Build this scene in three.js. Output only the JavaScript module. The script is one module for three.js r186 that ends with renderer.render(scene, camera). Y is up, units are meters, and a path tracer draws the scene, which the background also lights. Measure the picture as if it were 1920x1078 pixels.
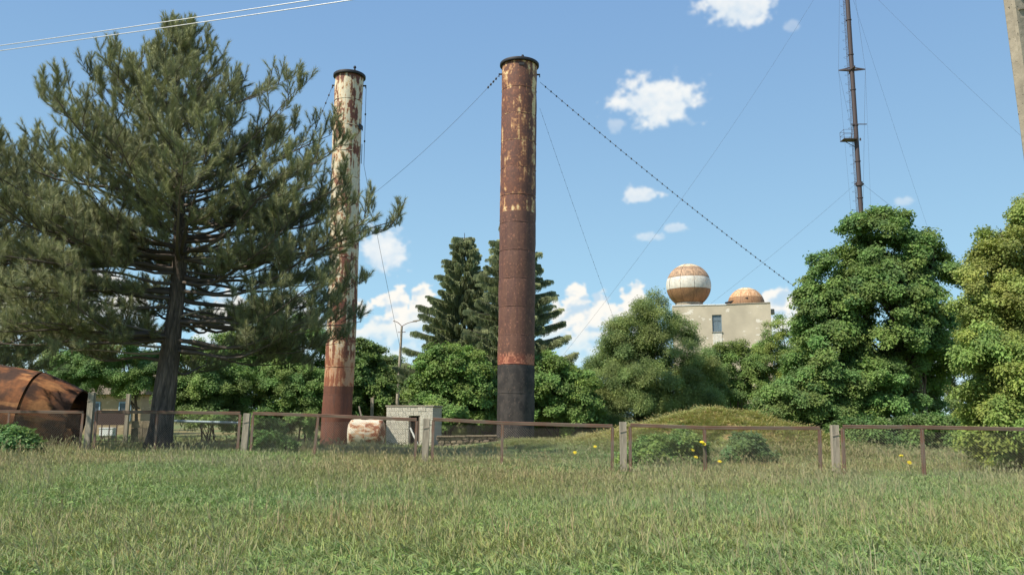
import * as THREE from 'three';
import { mergeGeometries } from 'three/addons/utils/BufferGeometryUtils.js';
import { RoundedBoxGeometry } from 'three/addons/geometries/RoundedBoxGeometry.js';

// ---------------------------------------------------------------- camera, sky, sun, exposure
const scene = new THREE.Scene();
const F = 1580, PITCH = Math.atan(241 / F);                       // focal length in photograph pixels, upward tilt
const camera = new THREE.PerspectiveCamera(2 * Math.atan(539 / F) * 180 / Math.PI, 1024 / 574, 0.1, 3000);
camera.position.set(0, 1.6, 0);
camera.rotation.set(PITCH, 0, 0);
const renderer = new THREE.WebGLRenderer({ antialias: true });
renderer.setSize(1024, 574);
renderer.toneMapping = THREE.LinearToneMapping;
renderer.toneMappingExposure = 1.4;
renderer.shadowMap.enabled = true;
const SUN_AZ = -56 * Math.PI / 180, SUN_EL = 51 * Math.PI / 180;  // from the left, a little behind the camera
const sunDir = new THREE.Vector3(Math.sin(SUN_AZ) * Math.cos(SUN_EL), Math.sin(SUN_EL), Math.cos(SUN_AZ) * Math.cos(SUN_EL));
const sun = new THREE.DirectionalLight(new THREE.Color(1, 0.93, 0.8), 4.4);
sun.position.copy(sunDir).multiplyScalar(200).add(new THREE.Vector3(0, 0, -50));
sun.target.position.set(0, 0, -50);
sun.castShadow = true;
Object.assign(sun.shadow.camera, { left: -90, right: 90, top: 90, bottom: -90, near: 1, far: 500 });
sun.shadow.mapSize.set(4096, 4096);
scene.add(sun, sun.target);

// ---------------------------------------------------------------- numbers, noise
function rng(seed) { let s = seed | 0; return () => { s = (s + 0x6d2b79f5) | 0; let t = Math.imul(s ^ (s >>> 15), 1 | s); t = (t + Math.imul(t ^ (t >>> 7), 61 | t)) ^ t; return ((t ^ (t >>> 14)) >>> 0) / 4294967296; }; }
const clamp = (x, a = 0, b = 1) => x < a ? a : x > b ? b : x;
const mix = (a, b, t) => a + (b - a) * t;
const smooth = (a, b, x) => { const t = clamp((x - a) / (b - a)); return t * t * (3 - 2 * t); };
const mix3 = (a, b, t) => [mix(a[0], b[0], t), mix(a[1], b[1], t), mix(a[2], b[2], t)];
const hash = (x, y, s) => { let h = Math.imul(x, 374761393) + Math.imul(y, 668265263) + Math.imul(s, 1442695041) | 0; h = Math.imul(h ^ (h >>> 13), 1274126177); h ^= h >>> 16; return (h >>> 0) / 4294967296; };
function vnoise(x, y, s = 0, px = 0, py = 0) {                     // value noise; px, py > 0: repeats after that many cells
  let xi = Math.floor(x), yi = Math.floor(y);
  const fx = x - xi, fy = y - yi, u = fx * fx * (3 - 2 * fx), v = fy * fy * (3 - 2 * fy);
  let x1 = xi + 1, y1 = yi + 1;
  if (px) { xi = ((xi % px) + px) % px; x1 = ((x1 % px) + px) % px; }
  if (py) { yi = ((yi % py) + py) % py; y1 = ((y1 % py) + py) % py; }
  const a = hash(xi, yi, s), b = hash(x1, yi, s), c = hash(xi, y1, s), d = hash(x1, y1, s);
  return a + (b - a) * u + (c - a) * v + (a - b - c + d) * u * v;
}
function fbm(x, y, oct = 5, s = 0, px = 0, py = 0) { let a = 0.5, t = 0, n = 0; for (let i = 0; i < oct; i++) { t += a * vnoise(x, y, s + i * 17, px, py); n += a; a *= 0.5; x *= 2; y *= 2; px *= 2; py *= 2; } return t / n; }

function dirOf(px, py) { const d = new THREE.Vector3(px - 960, 539 - py, -F); return d.applyAxisAngle(new THREE.Vector3(1, 0, 0), PITCH).normalize(); }
function at(px, py, depth) { const d = dirOf(px, py); return d.multiplyScalar(depth / -d.z).add(camera.position); }   // survey: photograph bearing + distance -> metres
const M_PX = (d) => d / F;

// ---------------------------------------------------------------- sky: air and fair-weather clouds all round
{
  const W = 4096, H = 2048, data = new Float32Array(W * H * 4), R = rng(5);
  const angles = (px, py) => { const d = dirOf(px, py); return [Math.atan2(d.x, -d.z) * 57.2958, Math.asin(d.y) * 57.2958]; };
  // single clouds: [azimuth, elevation, half width, half height, opacity, seed], degrees
  const clouds = [];
  const seen = (px, py, rx, ry, o, s) => { const [a, e] = angles(px, py); clouds.push([a, e, rx / 27.6, ry / 27.6, o, s]); };
  seen(1232, 190, 92, 48, 1, 11); seen(1388, 5, 72, 46, 0.95, 12); seen(1155, 238, 20, 13, 0.35, 13); seen(1202, 366, 42, 18, 0.8, 14);
  seen(1222, 444, 28, 11, 0.5, 15); seen(1270, 428, 24, 10, 0.5, 16); seen(1697, 378, 18, 9, 0.4, 17); seen(718, 468, 54, 40, 0.95, 18); seen(1485, 47, 16, 12, 0.3, 19);
  for (let k = 0; k < 46; k++) {                                    // the same kind of clouds over the rest of the sky
    const a = -180 + 360 * (k + R()) / 46, e = 11 + 55 * R() * R();
    if (Math.abs(a) < 36 && e < 33) continue;
    clouds.push([a, e, (1.2 + 2.6 * R()) / Math.cos(e / 57.3), 0.8 + 1.3 * R(), 0.5 + 0.5 * R(), 40 + k]);
  }
  const top = (a) => {                                               // upper edge of the bank of cumulus near the horizon, in degrees
    let t = 0;
    for (const [c, w, h] of bank) { let d = ((a - c + 540) % 360) - 180; d /= w; if (Math.abs(d) < 1) t = Math.max(t, h * Math.sqrt(1 - d * d)); }
    return t;
  };
  const bank = [];
  const seenBank = (px, py, rx) => { const [a, e] = angles(px, py); bank.push([a, rx / 27.6, e]); };
  seenBank(740, 518, 52); seenBank(800, 532, 46); seenBank(690, 575, 60); seenBank(1088, 533, 50); seenBank(1050, 570, 60); seenBank(1196, 532, 60); seenBank(1140, 560, 60);
  seenBank(1480, 548, 80); seenBank(1400, 565, 60); seenBank(560, 560, 80); seenBank(430, 530, 70); seenBank(200, 510, 110); seenBank(40, 540, 90); seenBank(930, 580, 90); seenBank(1800, 600, 120);
  for (let k = 0; k < 60; k++) { const a = -180 + 6 * (k + R()); if (Math.abs(a) > 33) bank.push([a, 1.5 + 3 * R(), 4 + 6 * R()]); }
  for (let j = 0; j < H; j++) {
    const el = ((j + 0.5) / H - 0.5) * 180, e = Math.max(el, 0), g = Math.pow(1 - Math.sin(Math.max(el, 0) / 57.2958), 3.2);
    const air = mix3([0.124, 0.236, 0.457], [0.39, 0.64, 0.75], g);
    const near = clouds.filter((c) => Math.abs(el - c[1]) < c[3] * 2 + 1);
    for (let i = 0; i < W; i++) {
      const az = ((i + 0.5) / W - 0.5) * 360, o = (j * W + i) * 4;   // looked up later: azimuth 0 is -z
      let c = air;
      if (el > -1 && el < 14) {
        const n = fbm(az * 0.5 + 400, el * 0.65, 7, 3), bil = 1 - Math.abs(2 * fbm(az * 1.5 + 200, el * 1.9 + 3, 5, 27) - 1), t = top(az + (n - 0.5) * 2.6) + (n - 0.5) * 3.0 + (bil - 0.8) * 1.3;
        const d = t - el;
        if (d > -0.25) {
          const lump = fbm(az * 0.9 + 300, el * 1.2 + 7, 5, 8), lump2 = fbm(az * 0.9 + 300 + 0.35, el * 1.2 + 7 - 0.35, 5, 8);
          const a = smooth(-0.12, 0.34, d) * mix(0.35, 1, smooth(3.5, 8, el + (lump - 0.5) * 5));
          const lit = clamp(0.72 + (lump - lump2) * 4.5 + (bil - 0.75) * 1.1 + (0.5 - d * 0.13) * 0.5 + (lump - 0.5) * 0.9);
          c = mix3(c, mix3([0.42, 0.53, 0.62], [0.72, 0.7, 0.65], lit), a);
        }
      }
      for (const k of near) {
        let dx = ((az - k[0] + 540) % 360) - 180; const dy = el - k[1];
        if (Math.abs(dx) > k[2] * 2) continue;
        const sc = 1.9 / k[3] ** 0.35, n = fbm(az * sc * 0.55 + 500, el * sc * 0.8 + 90, 6, k[5]);
        const r = Math.hypot(dx / k[2], dy / (k[3] * (dy < 0 ? 0.95 : 1.05)));
        const n2 = fbm(az * sc * 1.7 + 70, el * sc * 2.1 + 30, 5, k[5] + 3), a = smooth(-0.02, 0.5, 1.08 - r + (n - 0.5) * 1.05 + (n2 - 0.5) * 0.55) * k[4];
        if (a > 0) c = mix3(c, mix3([0.47, 0.56, 0.64], [0.68, 0.69, 0.68], clamp(0.6 + dy / k[3] * 0.32 + (n - 0.45) * 1.0 + (n2 - 0.5) * 0.9)), a * 0.96);
      }
      if (el < 0) c = mix3(c, [0.12, 0.13, 0.08], smooth(0, 4, -el));
      data[o] = c[0]; data[o + 1] = c[1]; data[o + 2] = c[2]; data[o + 3] = 1;
    }
  }
  const sky = new THREE.DataTexture(data, W, H, THREE.RGBAFormat, THREE.FloatType);
  sky.mapping = THREE.EquirectangularReflectionMapping; sky.magFilter = sky.minFilter = THREE.LinearFilter; sky.wrapS = THREE.RepeatWrapping; sky.needsUpdate = true;
  scene.background = sky; scene.environment = sky;
  scene.backgroundRotation.set(0, Math.PI / 2, 0); scene.environmentRotation.set(0, Math.PI / 2, 0);
}

// ---------------------------------------------------------------- helpers for things
const taken = new Map();
function numbered(name) { const n = taken.get(name) ?? 0; taken.set(name, n + 1); return n ? name + '_' + String(n).padStart(3, '0') : name; }
function shade(m) { m.castShadow = m.receiveShadow = true; return m; }
function thing(name, label, category, pos = [0, 0, 0], group, turn = 0) {
  const g = new THREE.Group(); g.name = numbered(name); g.position.set(...pos); g.rotation.y = turn;
  g.userData = { label, category }; if (group) g.userData.group = group;
  scene.add(g); return g;
}
function part(name, geo, mat, parent, label) { const m = shade(new THREE.Mesh(geo, mat)); m.name = name; if (label) m.userData.label = label; parent.add(m); return m; }
function struct(name, geo, mat) { const m = shade(new THREE.Mesh(geo, mat)); m.name = name; m.userData = { kind: 'structure' }; scene.add(m); return m; }
const V = (x, y, z) => new THREE.Vector3(x, y, z);
function box(w, h, d, x = 0, y = 0, z = 0, r = 0) { const g = r ? new RoundedBoxGeometry(w, h, d, 1, r) : new THREE.BoxGeometry(w, h, d); g.translate(x, y, z); return g; }
function bar(a, b, r, sides = 6) { return tube([a, b], [r, r], sides, true); }
function flat(a, b, w, t) {                                          // rectangular bar from a to b
  const L = a.distanceTo(b), g = new THREE.BoxGeometry(w, L, t), q = new THREE.Quaternion().setFromUnitVectors(V(0, 1, 0), b.clone().sub(a).normalize());
  g.applyQuaternion(q); const m = a.clone().add(b).multiplyScalar(0.5); g.translate(m.x, m.y, m.z); return g;
}
function tube(pts, rad, sides = 7, caps = false, bumpy = 0, R = null) {
  const pos = [], nor = [], uv = [], idx = []; let ref = V(0.31, 0.2, 0.93), len = 0;
  for (let i = 0; i < pts.length; i++) {
    const t = pts[Math.min(i + 1, pts.length - 1)].clone().sub(pts[Math.max(i - 1, 0)]).normalize();
    if (Math.abs(t.dot(ref)) > 0.95) ref = V(0.9, -0.1, 0.3);
    const n = ref.clone().addScaledVector(t, -ref.dot(t)).normalize(), b = t.clone().cross(n); ref = n;
    if (i) len += pts[i].distanceTo(pts[i - 1]);
    for (let k = 0; k <= sides; k++) {
      const a = k / sides * 2 * Math.PI, d = n.clone().multiplyScalar(Math.cos(a)).addScaledVector(b, Math.sin(a));
      const r = rad[i] * (bumpy ? 1 + bumpy * (vnoise((k % sides) * 0.9, i * 0.7, 7) - 0.5) : 1);
      pos.push(pts[i].x + d.x * r, pts[i].y + d.y * r, pts[i].z + d.z * r); nor.push(d.x, d.y, d.z); uv.push(a * Math.max(rad[0], 0.02), len);
    }
  }
  const w = sides + 1;
  for (let i = 0; i + 1 < pts.length; i++) for (let k = 0; k < sides; k++) { const a = i * w + k; idx.push(a, a + 1, a + w, a + 1, a + w + 1, a + w); }
  if (caps) for (const [i, s] of [[0, -1], [pts.length - 1, 1]]) {
    const t = pts[Math.min(i + 1, pts.length - 1)].clone().sub(pts[Math.max(i - 1, 0)]).normalize().multiplyScalar(s), c = pos.length / 3;
    pos.push(pts[i].x, pts[i].y, pts[i].z); nor.push(t.x, t.y, t.z); uv.push(0, 0);
    for (let k = 0; k <= sides; k++) { const q = (i * w + k) * 3; pos.push(pos[q], pos[q + 1], pos[q + 2]); nor.push(t.x, t.y, t.z); uv.push(0.1, 0.1); }
    for (let k = 0; k < sides; k++) s > 0 ? idx.push(c, c + 1 + k, c + 2 + k) : idx.push(c, c + 2 + k, c + 1 + k);
  }
  const g = new THREE.BufferGeometry();
  g.setAttribute('position', new THREE.Float32BufferAttribute(pos, 3)); g.setAttribute('normal', new THREE.Float32BufferAttribute(nor, 3));
  g.setAttribute('uv', new THREE.Float32BufferAttribute(uv, 2)); g.setIndex(idx); return g;
}
const merged = (list) => mergeGeometries(list.map((g) => g.index ? g.toNonIndexed() : g));
function curve(a, b, sag, n = 24) { const p = []; for (let i = 0; i <= n; i++) { const t = i / n; p.push(a.clone().lerp(b, t).add(V(0, -4 * sag * t * (1 - t), 0))); } return p; }
class Tris {                                                          // flat faces with a colour each
  constructor() { this.p = []; this.c = []; }
  add(a, b, c, col) { this.p.push(a.x, a.y, a.z, b.x, b.y, b.z, c.x, c.y, c.z); for (let i = 0; i < 3; i++) this.c.push(...col); }
  geo() { const g = new THREE.BufferGeometry(); g.setAttribute('position', new THREE.Float32BufferAttribute(this.p, 3)); g.setAttribute('color', new THREE.Float32BufferAttribute(this.c, 3)); g.computeVertexNormals(); return g; }
}
class Copies {                                                        // foliage and grass: one part of many small pieces
  constructor() { this.m = []; this.c = []; }
  add(pos, quat, sx, sy = sx, sz = sx, col = [1, 1, 1]) { this.m.push(new THREE.Matrix4().compose(pos, quat, V(sx, sy, sz))); this.c.push(col); }
  build(name, geo, mat, parent, extra) {
    const im = new THREE.InstancedMesh(geo, mat, this.m.length), k = new THREE.Color();
    this.m.forEach((m, i) => { im.setMatrixAt(i, m); im.setColorAt(i, k.setRGB(...this.c[i])); });
    im.name = name; im.userData = { kind: 'stuff', ...extra }; shade(im); parent.add(im); return im;
  }
}
const qYaw = (R) => new THREE.Quaternion().setFromAxisAngle(V(0, 1, 0), R() * 6.2832);
const qTo = (dir) => new THREE.Quaternion().setFromUnitVectors(V(0, 1, 0), dir);

// ---------------------------------------------------------------- textures and materials
function tex(w, h, fn, srgb = true, repeat) {
  const d = new Uint8Array(w * h * 4);
  for (let j = 0; j < h; j++) for (let i = 0; i < w; i++) { const c = fn(i / w, j / h), o = (j * w + i) * 4; d[o] = clamp(c[0], 0, 255); d[o + 1] = clamp(c[1], 0, 255); d[o + 2] = clamp(c[2], 0, 255); d[o + 3] = 255; }
  const t = new THREE.DataTexture(d, w, h); t.wrapS = t.wrapT = THREE.RepeatWrapping; t.magFilter = t.minFilter = THREE.LinearFilter;
  if (srgb) t.colorSpace = THREE.SRGBColorSpace; if (repeat) t.repeat.set(...repeat); t.needsUpdate = true; return t;
}
const grey = (v) => [v, v, v];
const std = (o) => new THREE.MeshStandardMaterial({ roughness: 0.85, metalness: 0, side: THREE.DoubleSide, ...o });
const lin = (r, g, b) => new THREE.Color().setRGB(r, g, b);

const barkTex = tex(256, 512, (u, v) => { const n = fbm(u * 14, v * 7, 4, 2, 14, 7), c = Math.abs(fbm(u * 10 + 2 * n, v * 4, 3, 9, 10, 4) - 0.5) * 2, k = 0.55 + 0.6 * c + 0.35 * (n - 0.5); return [142 * k, 124 * k, 110 * k]; }, true, [0.7, 0.35]);
const barkBump = tex(256, 512, (u, v) => { const n = fbm(u * 14, v * 7, 4, 2, 14, 7), c = Math.abs(fbm(u * 10 + 2 * n, v * 4, 3, 9, 10, 4) - 0.5) * 2; return grey(255 * clamp(c * 1.6)); }, false, [0.7, 0.35]);
const M = {};
M.bark = std({ map: barkTex, bumpMap: barkBump, bumpScale: 0.04, roughness: 0.95 });
M.twig = std({ color: lin(0.09, 0.072, 0.058), roughness: 0.95 });
M.deadwood = std({ color: lin(0.3, 0.25, 0.2), roughness: 0.9 });
const leafMat = (through = 0.35) => new THREE.MeshPhysicalMaterial({ color: 0xffffff, vertexColors: true, roughness: 0.9, transmission: through, thickness: 0, side: THREE.DoubleSide, specularIntensity: 0.5, clearcoat: 0.25, clearcoatRoughness: 0.45 });
M.leaf = leafMat(0.42); M.needle = leafMat(0.22); M.grass = leafMat(0.3);
const concreteTex = tex(512, 512, (u, v) => { const n = fbm(u * 8, v * 8, 6, 31, 8, 8), s = fbm(u * 3, v * 3, 3, 33, 3, 3), p = vnoise(u * 90, v * 90, 35, 90, 90) < 0.06 ? 0.72 : 1, k = (0.72 + 0.4 * n + 0.25 * (s - 0.5)) * p; return [176 * k, 164 * k, 144 * k]; }, true, [0.7, 0.7]);
const concreteBump = tex(512, 512, (u, v) => grey(255 * (vnoise(u * 90, v * 90, 35, 90, 90) < 0.06 ? 0.2 : 0.6 + 0.4 * fbm(u * 30, v * 30, 3, 36, 30, 30))), false, [0.7, 0.7]);
M.concrete = std({ map: concreteTex, bumpMap: concreteBump, bumpScale: 0.012, roughness: 0.95 });
const railTex = tex(256, 256, (u, v) => { const n = fbm(u * 8, v * 8, 5, 61, 8, 8), k = 0.7 + 0.55 * n; return mix3([124 * k, 108 * k, 94 * k], [124 * k, 88 * k, 70 * k], smooth(0.5, 0.65, fbm(u * 5, v * 5, 4, 66, 5, 5))); }, true, [1.2, 1.2]);
M.rail = std({ map: railTex, roughness: 0.8, metalness: 0.1 });
M.wire = std({ color: lin(0.3, 0.25, 0.21), roughness: 0.8 });
M.darkSteel = std({ color: lin(0.035, 0.033, 0.035), roughness: 0.6, metalness: 0.3 });
M.cable = std({ color: lin(0.05, 0.05, 0.055), roughness: 0.6 });
M.alu = std({ color: lin(0.62, 0.62, 0.62), roughness: 0.5, metalness: 0.6 });
M.bluePaint = std({ color: lin(0.3, 0.38, 0.42), roughness: 0.6 });
M.white = std({ color: lin(0.75, 0.75, 0.72), roughness: 0.7 });

// tower skins: rust, old cream paint, tar; v runs from foot to top
function towerTex(seed, bands) {
  return tex(512, 2048, (u, v) => {
    const warp = fbm(u * 6, v * 50, 3, seed + 5, 6) - 0.5;
    const n = fbm(u * 22, v * 56 + warp * 0.8, 6, seed, 22), fine = fbm(u * 90, v * 240, 3, seed + 3, 90), streak = fbm(u * 60, v * 16 + warp * 0.5, 4, seed + 9, 60), tall = fbm(u * 9, v * 7, 3, seed + 21, 9);
    const course = Math.abs(((v * 14 + 0.02 * warp) % 1) - 0.5) * 2;                       // plate joints, where paint came off first
    return bands(u, v, { n, fine, streak, tall, course, warp });
  });
}
const RUST = [[112, 70, 56], [136, 82, 60], [92, 62, 56]], CREAM = [220, 208, 180];
const rustAt = (p) => mix3(mix3(RUST[2], RUST[0], smooth(0.3, 0.6, p.n)), RUST[1], smooth(0.55, 0.75, p.fine) * 0.7);
const towerRedTex = towerTex(101, (u, v, p) => {
  const r = rustAt(p), k = 0.88 + 0.24 * p.fine;
  let c;
  const tarEdge = 0.212 + 0.004 * (p.fine - 0.5), paintEdge = 0.598 + 0.006 * (p.n - 0.5);
  if (v < tarEdge) { c = mix3([52, 48, 46], [72, 66, 62], smooth(0.4, 0.7, p.n)); if (p.fine > 0.72) c = mix3(c, [95, 80, 70], 0.6); }
  else if (v < paintEdge) {
    c = mix3([98, 68, 57], [120, 84, 68], p.n); c = mix3(c, [92, 62, 56], smooth(0.45, 0.7, p.streak) * 0.6);
    if (p.fine > 0.74) c = mix3(c, [170, 116, 90], 0.5);
    const band = smooth(0.246, 0.236, v) * smooth(0.44, 0.56, p.n * 0.6 + p.fine * 0.4); c = mix3(c, [176, 92, 70], smooth(0.246, 0.226, v) * 0.5); c = mix3(c, [214, 150, 118], band * 0.55);
  } else {
    const side = Math.abs(u - 0.655) < 0.02 + 0.02 * (p.n - 0.3) ? 0.17 : 0;               // a strip of paint that stayed on
    const peel = -0.028 + p.n * 0.5 + p.streak * 0.32 + p.fine * 0.18 + side + 0.06 * smooth(0.9, 1, v) + 0.07 * smooth(0.62, 0.6, v) * smooth(0.4, 0.55, p.tall) + 0.05 * smooth(0.05, 0.0, 1 - p.course);
    c = mix3(mix3(r, [124, 84, 64], 0.4), [160, 112, 78], smooth(0.5, 0.58, peel)); c = mix3(c, [196, 158, 112], smooth(0.575, 0.63, peel)); c = mix3(c, [218, 194, 148], smooth(0.64, 0.7, peel));
  }
  return c.map((x) => x * k);
});
const towerCreamTex = towerTex(202, (u, v, p) => {
  const r = rustAt(p), k = 0.9 + 0.2 * p.fine; let c;
  if (v < 0.165 + 0.003 * (p.fine - 0.5)) { c = mix3([106, 66, 52], [122, 76, 58], p.n); c = mix3(c, [92, 64, 56], smooth(0.5, 0.7, p.streak) * 0.5); }
  else {
    const high = smooth(0.45, 0.62, v);
    const rusty = p.n * 0.46 + p.streak * 0.34 + p.fine * 0.2 + mix(0.02, -0.04, high) + 0.09 * smooth(0.978, 0.995, v) + 0.05 * smooth(0.06, 0.0, 1 - p.course) + (Math.abs(u - 0.57) < 0.025 ? 0.045 * high : 0);
    c = mix3(CREAM, [206, 172, 126], smooth(0.44, 0.51, rusty)); c = mix3(c, mix3([176, 108, 70], r, 0.5 + 0.5 * p.fine), smooth(0.5, 0.54, rusty)); c = mix3(c, r, smooth(0.54, 0.6, rusty));
    if (v < 0.3) c = mix3(c, [166, 102, 70], 0.55 * smooth(0.3, 0.2, v));
  }
  return c.map((x) => x * k);
});
M.towerRed = std({ map: towerRedTex, roughness: 0.72, metalness: 0.05 });
M.towerCream = std({ map: towerCreamTex, roughness: 0.72, metalness: 0.05 });
const rustTex = tex(512, 512, (u, v) => { const n = fbm(u * 6, v * 6, 6, 301, 6, 6), f = fbm(u * 30, v * 30, 3, 305, 30, 30), s = fbm(u * 10, v * 3, 4, 309, 10, 3); let c = mix3([66, 43, 32], [128, 80, 47], smooth(0.35, 0.65, n)); c = mix3(c, [172, 122, 78], smooth(0.58, 0.72, s) * 0.75); return c.map((x) => x * (0.8 + 0.4 * f)); }, true, [0.35, 0.35]);
M.rust = std({ map: rustTex, roughness: 0.85 });
const whiteRustTex = tex(512, 512, (u, v) => { const n = fbm(u * 16, v * 8, 6, 331, 16, 8), f = fbm(u * 50, v * 30, 3, 335, 50, 30), q = n * 0.7 + f * 0.3 + 0.16 * smooth(0.62, 0.86, v) - 0.03; let c = mix3([206, 194, 174], [186, 150, 116], smooth(0.46, 0.54, q)); c = mix3(c, [132, 78, 52], smooth(0.54, 0.6, q)); return c.map((x) => x * (0.84 + 0.3 * f)); });
M.whiteRust = std({ map: whiteRustTex, roughness: 0.8 });
const plasterTex = tex(1024, 1024, (u, v) => { const n = fbm(u * 9, v * 9, 6, 351, 9, 9), s = fbm(u * 3, v * 2, 4, 355, 3, 2), flake = smooth(0.7, 0.76, fbm(u * 14, v * 30, 5, 359, 14, 30) + 0.12 * (s - 0.5)); const k = 0.86 + 0.18 * n + 0.12 * (s - 0.5); return mix3([202 * k, 190 * k, 166 * k], [222, 214, 198], flake); });
M.plaster = std({ map: plasterTex, roughness: 0.95 });
const limeTex = tex(512, 512, (u, v) => { const n = fbm(u * 9, v * 9, 6, 371, 9, 9), p = fbm(u * 36, v * 36, 3, 375, 36, 36), k = 0.82 + 0.36 * n; return mix3([240 * k, 232 * k, 212 * k], [184, 174, 154], smooth(0.58, 0.68, p)); }, true, [0.9, 0.9]);
const limeBump = tex(512, 512, (u, v) => grey(255 * (0.5 * fbm(u * 9, v * 9, 6, 371, 9, 9) + 0.5 * (1 - smooth(0.55, 0.68, fbm(u * 36, v * 36, 3, 375, 36, 36))))), false, [0.9, 0.9]);
M.lime = std({ map: limeTex, bumpMap: limeBump, bumpScale: 0.03, roughness: 0.95 });
M.stone = [0, 1, 2].map((k) => std({ map: concreteTex, color: lin(...[[0.62, 0.58, 0.5], [0.8, 0.74, 0.64], [0.5, 0.46, 0.42]][k]), bumpMap: concreteBump, bumpScale: 0.03, roughness: 0.95 }));
M.glass = new THREE.MeshPhysicalMaterial({ color: lin(0.5, 0.6, 0.65), roughness: 0.06, transmission: 0.75, thickness: 0 });
M.winFrame = std({ color: lin(0.2, 0.26, 0.29), roughness: 0.6 });
M.winBlue = std({ color: lin(0.3, 0.42, 0.52), roughness: 0.6 });
M.houseGlass = std({ color: lin(0.06, 0.07, 0.08), roughness: 0.08 });
M.dark = std({ color: lin(0.03, 0.03, 0.032), roughness: 0.9 });
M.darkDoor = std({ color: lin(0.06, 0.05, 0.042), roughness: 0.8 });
const domeTex = (base, alt, seed, lo) => tex(256, 256, (u, v) => { const n = fbm(u * 8, v * 8, 5, seed, 8, 8), s = fbm(u * 12, v * 4, 4, seed + 4, 12, 4), k = 0.84 + 0.3 * n; return mix3(base, alt, smooth(lo, lo + 0.14, 0.5 * n + 0.5 * s)).map((x) => x * k); });
M.domeCap = std({ map: domeTex([226, 208, 176], [206, 172, 130], 401, 0.46), roughness: 0.7 });
M.domeBrown = std({ map: domeTex([158, 130, 104], [184, 150, 118], 411, 0.48), roughness: 0.7 });
M.domeWhite = std({ map: domeTex([216, 210, 196], [184, 160, 136], 421, 0.58), roughness: 0.6 });
M.domeLow = std({ map: domeTex([158, 118, 82], [132, 98, 72], 431, 0.5), roughness: 0.7 });
M.domeOrange = std({ map: domeTex([196, 150, 108], [214, 184, 146], 441, 0.5), roughness: 0.7 });
console.log('materials');

// ---------------------------------------------------------------- ground
function groundY(x, z) {
  const g = x < -9 ? 0.3 : x < -2.7 ? mix(0.3, 0.02, smooth(-9, -2.7, x)) : mix(0.02, -0.16, smooth(-2.7, 4, x));
  let h = g * smooth(-10, -20, z) * smooth(-43, -33, z);
  h += 1.86 * Math.exp(-(((x - 9.0) / 4.9) ** 2) - ((z + 39.0) / 4.2) ** 2) * (1 + 0.45 * (fbm(x * 0.45 + 50, z * 0.45 + 90, 4, 71) - 0.5));
  h += 0.34 * Math.exp(-(((x - 0.1) / 2.6) ** 2) - ((z + 41.5) / 2.4) ** 2);
  h += 0.5 * Math.exp(-(((x - 20) / 9) ** 2) - ((z + 46) / 9) ** 2) + 0.35 * Math.exp(-(((x + 26) / 7) ** 2) - ((z + 30) / 8) ** 2);
  return h + 0.16 * (fbm(x * 0.22 + 40, z * 0.22 + 70, 4, 77) - 0.5) + 1.2 * (fbm(x * 0.012 + 9, z * 0.012 + 9, 3, 79) - 0.5) * smooth(60, 160, Math.hypot(x, z));
}
const groundTex = tex(1024, 1024, (u, v) => { const n = fbm(u * 10, v * 10, 6, 501, 10, 10), f = fbm(u * 70, v * 70, 3, 505, 70, 70); const c = mix3([96, 110, 58], [138, 126, 86], smooth(0.4, 0.65, n)); return c.map((x) => x * (0.72 + 0.5 * f)); });
M.ground = std({ map: groundTex, vertexColors: true, roughness: 1 });
{
  const NX = 260, NZ = 240, p = [], uv = [], c = [], idx = [];
  const sx = (t) => { const s = Math.abs(t) * 5.2; return Math.sign(t) * (s < 2.6 ? s * 14 : 36.4 + (Math.exp((s - 2.6) * 1.35) - 1) * 20); };
  for (let j = 0; j <= NZ; j++) for (let i = 0; i <= NX; i++) {
    const x = sx(i / NX * 2 - 1), z = sx(j / NZ * 2 - 1) - 30;
    p.push(x, groundY(x, z), z); uv.push(x / 7, z / 7);
    const d = smooth(0.42, 0.62, fbm(x * 0.16 + 60, z * 0.16 + 20, 4, 83)); c.push(...mix3([0.8, 1.0, 0.72], [1.2, 1.0, 0.9], d));
  }
  for (let j = 0; j < NZ; j++) for (let i = 0; i < NX; i++) { const a = j * (NX + 1) + i, b = a + NX + 1; idx.push(a, b, a + 1, a + 1, b, b + 1); }
  const g = new THREE.BufferGeometry(); g.setAttribute('position', new THREE.Float32BufferAttribute(p, 3)); g.setAttribute('uv', new THREE.Float32BufferAttribute(uv, 2)); g.setAttribute('color', new THREE.Float32BufferAttribute(c, 3)); g.setIndex(idx); g.computeVertexNormals();
  struct('ground', g, M.ground);
}

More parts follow.
